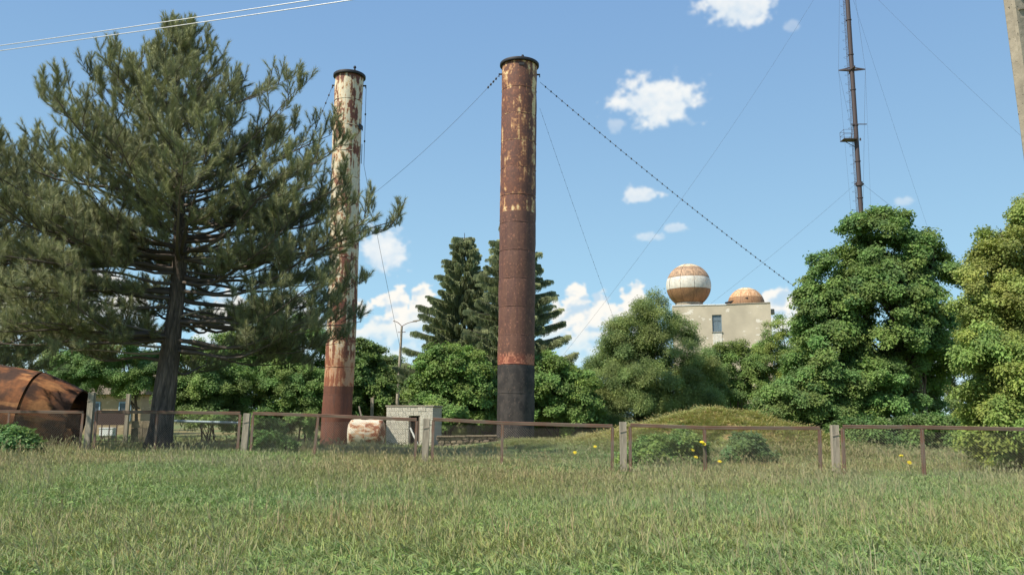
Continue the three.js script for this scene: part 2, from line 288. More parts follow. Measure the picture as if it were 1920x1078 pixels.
// ---------------------------------------------------------------- leaf sprigs
function leaf(T, pos, dir, up, len, wid, col) {                       // one folded leaf
  const s = dir.clone().cross(up).normalize(), n = s.clone().cross(dir).normalize();
  const tip = pos.clone().addScaledVector(dir, len).addScaledVector(n, -0.12 * len), mid = pos.clone().addScaledVector(dir, 0.45 * len);
  const l = mid.clone().addScaledVector(s, -wid / 2).addScaledVector(n, 0.1 * wid), r = mid.clone().addScaledVector(s, wid / 2).addScaledVector(n, 0.1 * wid);
  T.add(pos, r, tip, col); T.add(pos, tip, l, col);
}
function sprig(seed, n, R0, flatness, len, wid, base, droop = 0.2, spread = 0.5) {
  const R = rng(seed), T = new Tris(); base = [base[0] * 1.9, base[1] * 1.9, base[2] * 1.6];
  for (let i = 0; i < n; i++) {
    const a = R() * 6.283, r = R0 * Math.sqrt(R()), p = V(Math.cos(a) * r, (R() - 0.5) * 2 * R0 * flatness - droop * r * r / R0, Math.sin(a) * r);
    const b = a + (R() - 0.5) * 2.2, d = V(Math.cos(b), -droop + (R() - 0.5) * spread * 1.4, Math.sin(b)).normalize();
    const up = V((R() - 0.5) * spread * 2, 1, (R() - 0.5) * spread * 2).normalize(), k = 0.8 + 0.4 * R(), L = 0.7 + 0.6 * R();
    leaf(T, p, d, up, len * L, wid * L, [base[0] * k * (0.92 + 0.16 * R()), base[1] * k, base[2] * k]);
  }
  return T.geo();
}
const SPRIG = {
  maple: sprig(1, 34, 0.4, 0.34, 0.125, 0.125, [0.104, 0.165, 0.048], 0.25, 0.85),
  bush: sprig(2, 34, 0.35, 0.4, 0.105, 0.08, [0.11, 0.166, 0.05], 0.2, 0.8),
  fine: sprig(3, 46, 0.4, 0.5, 0.11, 0.036, [0.136, 0.178, 0.068], 0.45, 0.9),
  linden: sprig(4, 32, 0.33, 0.5, 0.1, 0.075, [0.172, 0.2, 0.056], 0.5, 0.9),
  elder: sprig(5, 32, 0.35, 0.45, 0.12, 0.065, [0.13, 0.18, 0.052], 0.35, 0.8),
  far: sprig(6, 34, 0.5, 0.5, 0.15, 0.12, [0.12, 0.158, 0.062], 0.2, 0.9),
  weed: sprig(7, 30, 0.2, 0.6, 0.1, 0.055, [0.115, 0.175, 0.05], 0.0, 0.9),
};
function fromPx(px0, d, y0, list) {                                    // crown lobes surveyed as [bearing, height, half width, half height, nearer or farther by]
  const x0 = at(px0, 780, d).x;
  return list.map(([px, py, rx, ry, dz = 0, rz = 1]) => { const c = at(px, py, d + dz); return { c: V(c.x - x0, c.y - y0, -dz), r: V(rx * M_PX(d), ry * M_PX(d) * 1.04, rx * M_PX(d) * rz) }; });
}
function broadleaf(o) {
  const R = rng(o.seed), x = at(o.px, 780, o.d).x, z = -o.d, y0 = groundY(x, z);
  const g = thing(o.name, o.label, o.category ?? 'tree', [x, y0, z], o.group);
  const lobes = fromPx(o.px, o.d, y0, o.lobes), vol = lobes.map((l) => Math.cbrt(l.r.x * l.r.y * l.r.z) ** 2), sum = vol.reduce((a, b) => a + b);
  const crown = new Copies(), tips = [];
  for (let k = 0; k < o.clumps; k++) {
    let w = R() * sum, i = 0; while (i < lobes.length - 1 && (w -= vol[i]) > 0) i++;
    const l = lobes[i], a = R() * 6.283, cy = R() * 1.7 - 0.7, s = Math.sqrt(Math.max(0, 1 - cy * cy)), dir = V(Math.cos(a) * s, cy, Math.sin(a) * s);
    if (vnoise(a * 1.3 + i * 7.7, cy * 2.6 + 9, o.seed) < 0.3) continue;                     // gaps in the crown
    const len = o.clumpR * (1.0 + 1.6 * R() * R() + 0.3 * R()), mean = Math.cbrt(l.r.x * l.r.y * l.r.z), r0 = clamp(1.02 - len / mean * (0.55 + 0.6 * R()), 0.12, 0.9);
    const c = l.c.clone().add(dir.clone().multiply(l.r).multiplyScalar(r0)), out = dir.clone().add(V((R() - 0.5) * 0.9, 0.3 + (R() - 0.5) * 0.7, (R() - 0.5) * 0.9)).normalize();
    if (c.y < 0.15) c.y = 0.15 + 0.3 * R();
    const hue = (R() - 0.5) * (o.vary ?? 0.3), val = 0.78 + 0.46 * R(); tips.push([c, len]);
    for (let j = 0; j < o.per; j++) {                                                         // leaf sprigs along one bough
      const t = Math.pow(R(), 0.75), w = o.clumpR * 0.62 * (1 - 0.55 * t), q = c.clone().addScaledVector(out, len * t).add(V((R() + R() - 1) * w, (R() + R() - 1) * w * (o.thick ?? 0.75) - 0.3 * len * t * t, (R() + R() - 1) * w));
      if (q.y < 0.08) q.y = 0.08 + 0.15 * R();
      const up = V(out.x * 0.55 + (R() - 0.5) * 0.9, 0.85, out.z * 0.55 + (R() - 0.5) * 0.9).normalize(), quat = qTo(up).multiply(qYaw(R)), sc = (o.sprigScale ?? 1) * (0.5 + 0.75 * R()), v = val * (0.82 + 0.36 * R());
      const tint = o.tint ?? [1, 1, 1];
      crown.add(q, quat, sc, sc, sc, [tint[0] * v * (1 + hue), tint[1] * v, tint[2] * v * (1 - hue * 0.6)]);
    }
  }
  const H = Math.max(...lobes.map((l) => l.c.y + l.r.y)), mid = lobes.reduce((a, l) => a.add(l.c), V(0, 0, 0)).divideScalar(lobes.length);
  const stems = o.stems ?? 1, r0 = o.trunk ?? 0.16;
  for (let s = 0; s < stems; s++) {
    const a = s * 2.4 + R(), off = stems > 1 ? 0.25 + 0.25 * R() : 0, base = V(Math.cos(a) * off, -0.2, Math.sin(a) * off);
    const target = stems > 1 ? tips[Math.floor(R() * tips.length)][0].clone().multiplyScalar(0.8) : V(mid.x * 0.8, H * 0.86, mid.z * 0.8), pts = [], rad = [];
    for (let i = 0; i <= 9; i++) { const t = i / 9; pts.push(V(mix(base.x, target.x, t * t * 0.6 + 0.4 * t * t * t) + 0.12 * H * 0.1 * Math.sin(t * 5 + s), mix(base.y, target.y, t), mix(base.z, target.z, t * t) + 0.1 * Math.sin(t * 4 + s * 2))); rad.push(r0 * (stems > 1 ? 0.6 : 1) * Math.pow(1 - t, 0.8) + 0.015 + (i === 0 ? r0 * 0.25 : 0)); }
    part(stems > 1 ? 'stem' : 'trunk', tube(pts, rad, 9, false, 0.25), M.bark, g);
    if (stems === 1 || s === 0) for (let k = 0; k < (o.limbs ?? 9); k++) {
      const [c] = tips[Math.floor(R() * tips.length)], t = clamp(c.y / H * 0.62, 0.14, 0.8), f = pts[Math.floor(t * 9)], lp = [], lr = [], dist = f.distanceTo(c);
      for (let i = 0; i <= 6; i++) { const u = i / 6, q = f.clone().lerp(c, u); q.y += 0.1 * dist * Math.sin(u * 3.1) * (k % 2 ? 1 : 0.3); q.x += 0.05 * dist * Math.sin(u * 5 + k); lp.push(q); lr.push(Math.max(0.008, Math.min(r0 * 0.5, 0.03 + dist * 0.016) * (1 - u * 0.85))); }
      part('limb', tube(lp, lr, 6), o.limbMat ?? M.bark, g);
    }
  }
  crown.build('crown', SPRIG[o.sprig], M.leaf, g);
  return g;
}
console.log('trees');

// ---------------------------------------------------------------- the big pine
function needleShoot(seed, L, n, nl, w, base, young) {
  const R = rng(seed), T = new Tris();
  for (let i = 0; i < n; i++) {
    const t = i / n, a = R() * 6.283, y = L * (0.02 + 0.98 * t), lift = 0.55 + 0.75 * t + 0.2 * R(), d = V(Math.cos(a), lift, Math.sin(a)).normalize(), s = V(-Math.sin(a), 0.2 * (R() - 0.5), Math.cos(a)).multiplyScalar(w / 2);
    const k = 0.75 + 0.5 * R(), col = mix3(base, young, t > 0.8 ? 0.7 * R() : 0.15 * R()).map((x) => x * k), p = V(0, y, 0), len = nl * (0.75 + 0.5 * R());
    T.add(p.clone().add(s), p.clone().sub(s), p.clone().addScaledVector(d, len), col);
  }
  const e = L * 1.08; for (let k = 0; k < 3; k++) { const a = k * 2.094, b = a + 2.094; T.add(V(Math.cos(a) * 0.011, 0, Math.sin(a) * 0.011), V(Math.cos(b) * 0.011, 0, Math.sin(b) * 0.011), V(0, e, 0), [0.14, 0.11, 0.07]); }
  return T.geo();
}
const pineShoot = needleShoot(21, 0.36, 78, 0.17, 0.0125, [0.265, 0.285, 0.145], [0.4, 0.41, 0.17]);
function pine(o) {
  const extra = o.extra ?? [];
  const R = rng(o.seed), x = at(o.px, 780, o.d).x, z = -o.d, y0 = groundY(x, z), H = o.H;
  const g = thing(o.name, o.label, 'tree', [x, y0, z]);
  const pts = [], rad = [], prof = [[0, 0.56], [0.4, 0.45], [1.2, 0.41], [3.2, 0.36], [5, 0.3], [8, 0.23], [11, 0.16], [14, 0.09], [H, 0.03]];
  const rAt = (y) => { for (let i = 1; i < prof.length; i++) if (y <= prof[i][0]) return mix(prof[i - 1][1], prof[i][1], (y - prof[i - 1][0]) / (prof[i][0] - prof[i - 1][0])); return 0.03; };
  const axis = (y) => V(0.16 * Math.sin(y * 0.35) - 0.03 * y * smooth(3, 0, y) + (y > 3 ? 0.035 * (y - 3) * smooth(14, 6, y) : 0), y, 0.12 * Math.sin(y * 0.5 + 1));
  for (let y = -0.3; y <= H; y += 0.45) { pts.push(axis(y)); rad.push(rAt(Math.max(0, y))); }
  part('trunk', tube(pts, rad, 16, false, 0.16), M.bark, g);
  const crown = new Copies();
  const reach = (h) => { const T = [[3.2, 5.4], [4.6, 6.8], [6.0, 7.6], [8.1, 8.0], [10, 6.9], [11.2, 6.0], [12.1, 5.2], [12.9, 4.2], [13.4, 3.2], [13.9, 2.2], [14.4, 1.3], [15, 0.8], [16, 0.4]].map(([a, b]) => [a * H / 16.3, b * (o.wide ?? 1)]); for (let i = 1; i < T.length; i++) if (h <= T[i][0]) return mix(T[i - 1][1], T[i][1], clamp((h - T[i - 1][0]) / (T[i][0] - T[i - 1][0]))); return 0.2; };
  const shoot = (p, d, s, tint) => crown.add(p, qTo(d).multiply(qYaw(R)), s, s * (0.85 + 0.4 * R()), s, tint);
  const N = 124, tier = (y) => mix(y, Math.round(y / 1.05) * 1.05, 0.65);             // limbs stand in loose tiers
  for (let k = 0; k < N + extra.length; k++) {
    const own = extra[k - N], tipY = own ? own[1] : tier(mix(3.3, H - 0.3, Math.pow((k + R()) / N, 0.82))), az = own ? own[0] : k * 2.399 + 0.5 * (R() - 0.5);
    const front = Math.sin(az), low = smooth(9.6, 8, tipY) * smooth(-0.75, -0.3, Math.cos(az));           // sin > 0: towards the road, where the lower limbs are few
    if (!own && front > 0.45 && low > 0.3 && R() < 0.78 * low) continue;
    let L = reach(tipY) * (0.62 + 0.3 * R() + 0.34 * (vnoise(az * 1.6 + 20, tipY * 0.45, o.seed + 5) - 0.35)); if (front > 0.3) L *= mix(1, 0.62, low); if (own) L = own[2];
    const rise = L * mix(0.06, 0.6, smooth(6, 13.5, tipY)) * (0.7 + 0.5 * R()), by = clamp(tipY - rise - (R() - 0.45) * 0.32 * L, 3.0 + 1.6 * R(), H - 0.8), b = axis(by), dir = V(Math.cos(az), 0, Math.sin(az)), side = V(-dir.z, 0, dir.x);
    const bend = (R() - 0.5) * 0.3 * L, lp = [], lr = [], n = 10;
    const on = (t) => b.clone().addScaledVector(dir, L * t).addScaledVector(side, bend * t * t).add(V(0, (tipY - by) * Math.pow(t, mix(2.4, 1.5, smooth(7, 13, tipY))) - 0.05 * L * Math.sin(t * 3.14) * low, 0));
    const r1 = clamp(0.015 + L * 0.0105 * (0.7 + 0.6 * R()), 0.022, 0.1);
    for (let i = 0; i <= n; i++) { const t = i / n; lp.push(on(t).add(V(0, 0.022 * L * Math.sin(t * 8 + k * 1.7) * smooth(0, 0.3, t), 0))); lr.push(r1 * (1 - 0.88 * t)); }
    const geos = [tube(lp, lr, 7)], bare = own ? 0.4 : Math.cos(az) < -0.1 ? 0.2 : mix(0.26, 0.46, low), tone = 0.85 + 0.3 * R();
    for (let t = bare; t < 1; t += (0.26 + 0.16 * R()) / L) {
      const p = on(t), f = on(Math.min(1, t + 0.03)).sub(on(t - 0.03)).normalize(), sgn = R() < 0.5 ? -1 : 1, len = (0.45 + 1.35 * Math.pow(1 - t, 0.7) * Math.min(1, L / 6) + 0.3 * R());
      const sd = side.clone().multiplyScalar(sgn * (0.5 + 0.6 * R())).addScaledVector(f, 0.6).add(V(0, 0.1 + (R() - 0.45) * 0.5 + 0.3 * smooth(9, 13, tipY), 0)).normalize(), end = p.clone().addScaledVector(sd, len).add(V(0, 0.16 * len, 0)), q = p.clone().addScaledVector(sd, len * 0.5);
      geos.push(tube([p, q, end], [0.018, 0.013, 0.006], 4));
      for (let s = 0.22; s <= 1.0; s += 0.115 / len) {
        const c = s < 0.5 ? p.clone().lerp(q, s * 2) : q.clone().lerp(end, s * 2 - 1), out = sd.clone().multiplyScalar(0.5).add(V((R() - 0.5) * 1.9, 0.15 + 0.95 * R(), (R() - 0.5) * 1.9)).normalize();
        const v = tone * (0.8 + 0.4 * R()); shoot(c, out, 0.75 + 0.5 * R(), [v, v, v * (0.85 + 0.3 * R())]);
      }
      shoot(end, sd.clone().add(V(0, 0.9, 0)).normalize(), 1 + 0.3 * R(), [tone * 1.08, tone * 1.05, tone]);
    }
    const tip = on(1); for (let j = 0; j < 6; j++) shoot(tip.clone().add(V((R() - 0.5) * 0.3, (R() - 0.6) * 0.4, (R() - 0.5) * 0.3)), V((R() - 0.5) * 0.8, 1, (R() - 0.5) * 0.8).normalize(), 1.1, [tone, tone, tone]);
    if (tipY > 8 && R() < 0.75) for (let j = 0; j < 3; j++) { const c = tip.clone().add(V(0, 0.22 + 0.25 * j, 0)); for (let m = 0; m < 4; m++) shoot(c, V((R() - 0.5) * 0.9, 1, (R() - 0.5) * 0.9).normalize(), 1.05 - 0.12 * j, [tone * 1.05, tone * 1.05, tone]); }
    part('limb', merged(geos), M.twigBark, g);
  }
  for (let j = 0; j < 34; j++) { const y = H - 1.6 + 1.7 * j / 33, w = 0.55 * (1 - j / 36); shoot(axis(y).add(V((R() - 0.5) * w, 0, (R() - 0.5) * w)), V((R() - 0.5) * 0.9, 1, (R() - 0.5) * 0.9).normalize(), 1, [1, 1, 1]); }
  for (const [az, y, L, up] of [[0.25, 5.0, 2.6, 0.1], [2.9, 4.4, 3.6, 0.2], [3.3, 3.7, 4.2, -0.05], [0.15, 6.9, 3.0, 0.35], [2.7, 7.6, 2.2, 0.9], [2.5, 3.9, 3.4, 0.0], [0.5, 8.0, 2.4, 0.2]]) {   // bare dead limbs low on the trunk
    const b = axis(y), d = V(Math.cos(az), up * 0.4, Math.sin(az)).normalize(), p = []; for (let i = 0; i <= 7; i++) { const t = i / 7; p.push(b.clone().addScaledVector(d, L * t).add(V(0, 0.12 * Math.sin(t * 5 + y), 0.06 * Math.sin(t * 7)))); }
    part('dead_limb', tube(p, p.map((_, i) => 0.055 * (1 - i / 8)), 6), M.deadwood, g);
  }
  crown.build('crown', pineShoot, M.needle, g);
  return g;
}
M.twigBark = std({ color: lin(0.12, 0.095, 0.078), roughness: 0.95 });
pine({ name: 'pine_tree', label: 'tall broad pine with grey trunk standing behind the fence beside the rusty tank', seed: 7, px: 303, d: 31, H: 16.3, extra: [
  [0.1, 10.2, 6.1], [-0.2, 9.4, 6.4], [0.05, 8.5, 8.2], [0.2, 7.4, 7.0], [-0.1, 6.4, 6.9], [0.12, 5.2, 6.2], [0.3, 4.6, 6], [-0.15, 4.2, 6.2], [0.05, 3.8, 5.5], [0.35, 5.8, 6.6], [0.6, 9.8, 5.6], [0.45, 8.2, 6.0],   // over the cream tower
  [0.05, 14.3, 4.1], [0.3, 13.1, 5.2], [-0.1, 12.5, 5.6], [0.1, 11.3, 6.2], [3.1, 15.0, 2.5], [3.0, 14.2, 3.4], [2.8, 13.4, 4.2], [0.2, 15.2, 1.2], [0.9, 13.8, 2.6], [2.2, 13.6, 2.8], [1.6, 12.6, 3.2], [1.2, 11.4, 4.2], [1.9, 10.6, 4.6], [2.3, 11.8, 4.4],
  [2.6, 4.2, 6], [2.9, 3.8, 6.5], [3.3, 4.6, 7], [2.4, 5.2, 5.5], [2.2, 6.4, 5], [3.6, 4, 6], [2.75, 7.4, 6.6], [3.05, 6.2, 7.2], [2.5, 9.0, 6.5], [2.05, 5.0, 4.6], [2.35, 4.3, 5.4], [2.1, 7.8, 5.2], [2.7, 10.4, 6.0], [3.2, 11.6, 5.8]] });
pine({ name: 'pine_tree', label: 'second pine at the left edge of the view, only its right-hand boughs showing', seed: 19, px: -120, d: 37, H: 16.0, wide: 0.9, extra: [[0.0, 12.6, 5.2], [0.3, 9.5, 6.2], [0.1, 6.5, 6.5], [0.5, 8, 5.8], [0.2, 11, 5.6]] });

// ---------------------------------------------------------------- spruces
const spruceSpray = (() => {
  const R = rng(31), T = new Tris(), col = () => { const k = 0.7 + 0.6 * R(); return [0.33 * k, 0.37 * k, 0.19 * k]; };
  for (let t = 0; t < 1; t += 0.06) for (const s of [-1, 1]) {          // hanging twigs on both sides of a spray, needles on each
    const p = V(0, 0, 0.6 * t), e = p.clone().add(V(s * (0.05 + 0.16 * (1 - t)), -0.14 - 0.3 * R() * (1 - 0.5 * t), 0.1)), w = 0.02 + 0.014 * R();
    T.add(p, e, p.clone().add(V(s * 0.02, w, w * 1.6)), col()); T.add(p, e, p.clone().add(V(0, -w, w * 1.6)), col());
    for (let j = 0; j < 4; j++) { const q = p.clone().lerp(e, 0.2 + 0.25 * j), d = V(s * 0.035 + (R() - 0.5) * 0.07, (R() - 0.4) * 0.06, 0.05 + 0.03 * R()); T.add(q, q.clone().add(d), q.clone().add(V((R() - 0.5) * 0.05, -0.07, 0.02)), col()); }
  }
  return T.geo();
})();
function spruce(o) {
  const R = rng(o.seed), x = at(o.px, 780, o.d).x, z = -o.d, y0 = groundY(x, z), H = o.H, g = thing(o.name, o.label, 'tree', [x, y0, z], 'spruces behind the dark tower'), crown = new Copies();
  part('trunk', tube([V(0, -0.2, 0), V(0.05, H * 0.3, 0), V(0, H * 0.7, 0.05), V(0, H, 0)], [0.3, 0.22, 0.1, 0.02], 9), M.bark, g);
  let k = 0;
  for (let y = 0.9; y < H - 0.25; y += 0.26 + 0.22 * R()) for (let j = 0, n = 4 + Math.floor(R() * 2); j < n; j++) {
    const az = (k++) * 2.399 + R() * 0.4, u = 1 - y / H, L = (o.spread * Math.pow(u, 0.82) + 0.25) * (0.58 + 0.6 * R()), dir = V(Math.cos(az), 0, Math.sin(az)), side = V(-dir.z, 0, dir.x);
    const on = (t) => V(0, y, 0).addScaledVector(dir, L * t).add(V(0, L * (-0.42 * t * (1 - t * 0.95) * (0.5 + u) + 0.16 * (1 - u) * t), 0)), lp = [], lr = [];
    for (let i = 0; i <= 6; i++) { lp.push(on(i / 6)); lr.push(0.045 * (1 - 0.85 * i / 6) * Math.min(1, L / 2 + 0.2)); }
    part('limb', tube(lp, lr, 5), M.twigBark, g);
    const tone = 0.85 + 0.35 * R();
    for (let t = 0.18; t <= 1.0; t += 0.13 / L) for (const s of t > 0.95 ? [0] : [-0.75 * R() - 0.1, 0.75 * R() + 0.1]) {
      const d = dir.clone().multiplyScalar(0.9).addScaledVector(side, s * 0.85).add(V(0, -0.15 + 0.2 * (R() - 0.3), 0)).normalize(), X = V(0, 1, 0).cross(d).normalize(), Y = d.clone().cross(X), q = new THREE.Quaternion().setFromRotationMatrix(new THREE.Matrix4().makeBasis(X, Y, d)), sc = (0.6 + 0.6 * R()) * mix(1.1, 0.8, t), v = tone * (0.8 + 0.4 * R());
      crown.add(on(t), q, sc * 0.85, sc * (1.0 + 1.1 * R()) * mix(1, 0.6, t), sc * 0.9, [v, v, v]);
    }
  }
  crown.build('crown', spruceSpray, M.needle, g);
}
spruce({ name: 'spruce_tree', label: 'broad dark spruce standing left of the tar-footed tower', seed: 3, px: 868, d: 63, H: 15.4, spread: 5.7 });
spruce({ name: 'spruce_tree', label: 'spruce mostly hidden by the tar-footed tower, boughs showing on its right', seed: 9, px: 962, d: 58, H: 15.8, spread: 5.3 });

// ---------------------------------------------------------------- broad-leaved trees and bushes
broadleaf({ name: 'maple_tree', label: 'large dense round green maple in front of the thin mast', seed: 41, px: 1728, d: 46, trunk: 0.3, clumps: 728, per: 24, clumpR: 0.62, sprig: 'maple', sprigScale: 0.9, thick: 1.0, limbs: 14, lobes: [[1660, 455, 72, 62], [1590, 520, 72, 66], [1722, 515, 72, 82], [1560, 590, 66, 66], [1650, 590, 110, 100], [1735, 640, 66, 90], [1560, 690, 80, 70, -1], [1640, 730, 90, 50, -1], [1525, 548, 26, 22], [1690, 740, 70, 50, 2], [1600, 430, 30, 26]] });
broadleaf({ name: 'linden_tree', label: 'yellowish green tree at the right edge of the view, right of the maple', seed: 43, px: 1935, d: 34, trunk: 0.2, clumps: 280, per: 31, clumpR: 0.6, sprig: 'linden', limbs: 10, vary: 0.16, tint: [1, 1, 1], lobes: [[1935, 430, 62, 70], [1880, 490, 58, 70], [1950, 560, 90, 100], [1872, 580, 60, 70], [1960, 680, 90, 90], [1880, 670, 60, 60], [1835, 545, 42, 60], [1840, 640, 40, 60]] });
broadleaf({ name: 'elder_bush', label: 'green leafy bush overhanging the right end of the fence', category: 'bush', seed: 44, px: 1935, d: 26.5, trunk: 0.09, stems: 5, clumps: 280, per: 21, clumpR: 0.42, sprig: 'elder', sprigScale: 0.8, limbs: 8, tint: [1.2, 1.12, 1], limbMat: M.deadwood, lobes: [[1900, 690, 85, 55], [1850, 655, 55, 45], [1930, 770, 100, 70], [1865, 790, 60, 55], [1915, 850, 70, 45], [1840, 740, 40, 40]] });
broadleaf({ name: 'acacia_tree', label: 'feathery grey-green tree left of the domed building', seed: 45, px: 1225, d: 56, trunk: 0.16, stems: 3, clumps: 420, per: 31, clumpR: 0.75, sprig: 'fine', sprigScale: 1.15, thick: 0.9, limbs: 12, vary: 0.2, lobes: [[1222, 598, 46, 52], [1190, 650, 66, 60], [1258, 650, 60, 66], [1140, 705, 56, 56], [1230, 715, 90, 66], [1305, 705, 50, 60], [1180, 760, 90, 45], [1285, 755, 70, 40]] });
broadleaf({ name: 'young_tree', label: 'thin-leaved young tree right of the domed building, sky showing through', seed: 46, px: 1482, d: 60, trunk: 0.08, clumps: 84, per: 16, clumpR: 0.6, sprig: 'elder', limbs: 9, tint: [1.15, 1.1, 1], lobes: [[1480, 620, 42, 46], [1450, 650, 34, 46], [1465, 680, 46, 40], [1500, 690, 40, 40]] });
broadleaf({ name: 'shrub', label: 'wide shrub below the window column of the domed building', category: 'bush', seed: 47, px: 1380, d: 60, trunk: 0.07, stems: 4, clumps: 181, per: 26, clumpR: 0.7, sprig: 'elder', limbs: 6, tint: [0.95, 0.98, 1], lobes: [[1375, 684, 60, 38], [1350, 678, 30, 24], [1440, 700, 50, 62], [1340, 700, 40, 46], [1350, 735, 50, 40], [1400, 755, 80, 30]] });
broadleaf({ name: 'shrub', label: 'green shrub at the foot of the maple, right of the mound', category: 'bush', seed: 48, px: 1500, d: 44, trunk: 0.06, stems: 4, clumps: 168, per: 24, clumpR: 0.55, sprig: 'bush', limbs: 5, lobes: [[1500, 745, 55, 45], [1460, 765, 45, 32], [1545, 765, 50, 34], [1590, 775, 45, 28]] });
broadleaf({ name: 'shrub', label: 'low dark shrub under the maple behind the rightmost fence bay', category: 'bush', seed: 49, px: 1650, d: 38, trunk: 0.05, stems: 3, clumps: 84, per: 21, clumpR: 0.4, sprig: 'bush', limbs: 4, tint: [0.75, 0.85, 0.85], lobes: [[1640, 815, 50, 22], [1590, 812, 35, 18], [1700, 815, 40, 20], [1770, 810, 50, 26]] });
broadleaf({ name: 'lilac_bush', label: 'leafy bush behind the whitewashed block hut', category: 'bush', seed: 50, px: 830, d: 54, trunk: 0.08, stems: 5, clumps: 293, per: 28, clumpR: 0.7, sprig: 'maple', sprigScale: 0.95, limbs: 8, vary: 0.25, tint: [1.12, 1.1, 1.0], lobes: [[828, 690, 46, 46], [866, 705, 48, 54], [812, 738, 40, 40], [892, 735, 46, 60], [850, 765, 80, 34]] });
broadleaf({ name: 'lilac_bush', label: 'leafy bush just right of the tar-footed tower', category: 'bush', seed: 51, px: 1045, d: 53, trunk: 0.07, stems: 4, clumps: 209, per: 28, clumpR: 0.65, sprig: 'maple', sprigScale: 0.9, limbs: 6, vary: 0.25, tint: [1.1, 1.08, 1], lobes: [[1035, 705, 46, 44], [1080, 735, 46, 46], [1020, 755, 46, 44], [930, 745, 40, 50, 2], [1075, 775, 60, 28]] });
broadleaf({ name: 'leafy_tree', label: 'round-topped tree directly right of the cream tower', seed: 52, px: 675, d: 62, trunk: 0.14, clumps: 181, per: 28, clumpR: 0.65, sprig: 'maple', limbs: 8, lobes: [[680, 672, 34, 42], [655, 700, 44, 56], [690, 735, 46, 50], [640, 760, 60, 36]] });
broadleaf({ name: 'leafy_tree', label: 'lower pale tree between the cream tower and the lamp post', seed: 53, px: 722, d: 74, trunk: 0.12, clumps: 153, per: 26, clumpR: 0.7, sprig: 'far', limbs: 6, tint: [1.05, 1.08, 1], lobes: [[722, 708, 40, 40], [750, 725, 36, 40], [700, 745, 46, 40]] });
broadleaf({ name: 'hazel_bush', label: 'bush behind the pine trunk, nearest to it on the right', category: 'bush', seed: 54, px: 390, d: 52, trunk: 0.07, stems: 4, clumps: 209, per: 26, clumpR: 0.65, sprig: 'bush', limbs: 6, lobes: [[375, 700, 56, 60], [430, 735, 46, 50], [350, 755, 50, 40], [400, 775, 70, 30]] });
broadleaf({ name: 'hazel_bush', label: 'taller bush behind the pine boughs, middle of the three', category: 'bush', seed: 55, px: 480, d: 56, trunk: 0.09, stems: 4, clumps: 265, per: 26, clumpR: 0.75, sprig: 'bush', limbs: 7, tint: [1.05, 1.05, 1], lobes: [[480, 640, 66, 62], [450, 700, 56, 56], [520, 700, 60, 60], [480, 760, 80, 40]] });
broadleaf({ name: 'hazel_bush', label: 'bush behind the pine boughs, directly left of the cream tower', category: 'bush', seed: 56, px: 570, d: 54, trunk: 0.08, stems: 4, clumps: 252, per: 26, clumpR: 0.7, sprig: 'bush', limbs: 6, tint: [0.96, 1, 1], lobes: [[565, 650, 50, 60], [545, 720, 56, 60], [590, 740, 46, 56], [560, 780, 60, 30]] });
broadleaf({ name: 'shrub', label: 'small dense shrub growing through the fence beside the double-braced post', category: 'bush', seed: 57, px: 503, d: 29.5, trunk: 0.03, stems: 4, clumps: 97, per: 21, clumpR: 0.26, sprig: 'weed', limbs: 4, tint: [0.75, 0.88, 0.9], lobes: [[500, 815, 26, 30], [512, 845, 34, 20], [490, 790, 16, 22]] });
broadleaf({ name: 'shrub', label: 'leafy green shrub on the front slope of the mound', category: 'bush', seed: 58, px: 1245, d: 29, trunk: 0.03, stems: 4, clumps: 153, per: 21, clumpR: 0.28, sprig: 'weed', limbs: 4, lobes: [[1230, 850, 46, 22], [1280, 845, 40, 30], [1200, 860, 30, 16]] });
broadleaf({ name: 'shrub', label: 'dull grey-green shrub beside the bare earth patch of the mound', category: 'bush', seed: 59, px: 1405, d: 30, trunk: 0.03, stems: 4, clumps: 97, per: 21, clumpR: 0.25, sprig: 'weed', limbs: 4, tint: [0.8, 0.82, 1.1], lobes: [[1400, 848, 34, 30], [1425, 860, 26, 18], [1375, 865, 24, 12]] });
broadleaf({ name: 'nettle_patch', label: 'broad-leaved weeds before the rusty cone-ended tank', category: 'plant', seed: 60, px: 25, d: 27, trunk: 0.02, stems: 4, clumps: 97, per: 19, clumpR: 0.25, sprig: 'weed', sprigScale: 1.3, limbs: 3, tint: [0.95, 1, 1.3], lobes: [[20, 832, 30, 22], [45, 850, 22, 16], [-15, 845, 30, 22]] });
broadleaf({ name: 'leafy_tree', label: 'dark tree overhanging the beige house behind the gate', seed: 61, px: 255, d: 62, trunk: 0.12, clumps: 209, per: 26, clumpR: 0.7, sprig: 'bush', limbs: 6, tint: [0.85, 0.92, 0.95], lobes: [[205, 704, 60, 34], [265, 706, 50, 40], [150, 690, 50, 44], [235, 660, 70, 40]] });
const farTrees = [[140, 92, 640, 60], [230, 96, 660, 60], [30, 95, 620, 80], [-90, 95, 630, 70], [610, 100, 690, 55], [690, 98, 700, 50], [775, 96, 690, 50], [1010, 92, 690, 55], [1095, 96, 700, 46], [1340, 94, 690, 60], [1560, 90, 610, 80], [1760, 92, 600, 80], [1880, 88, 590, 90], [2020, 92, 600, 90]];
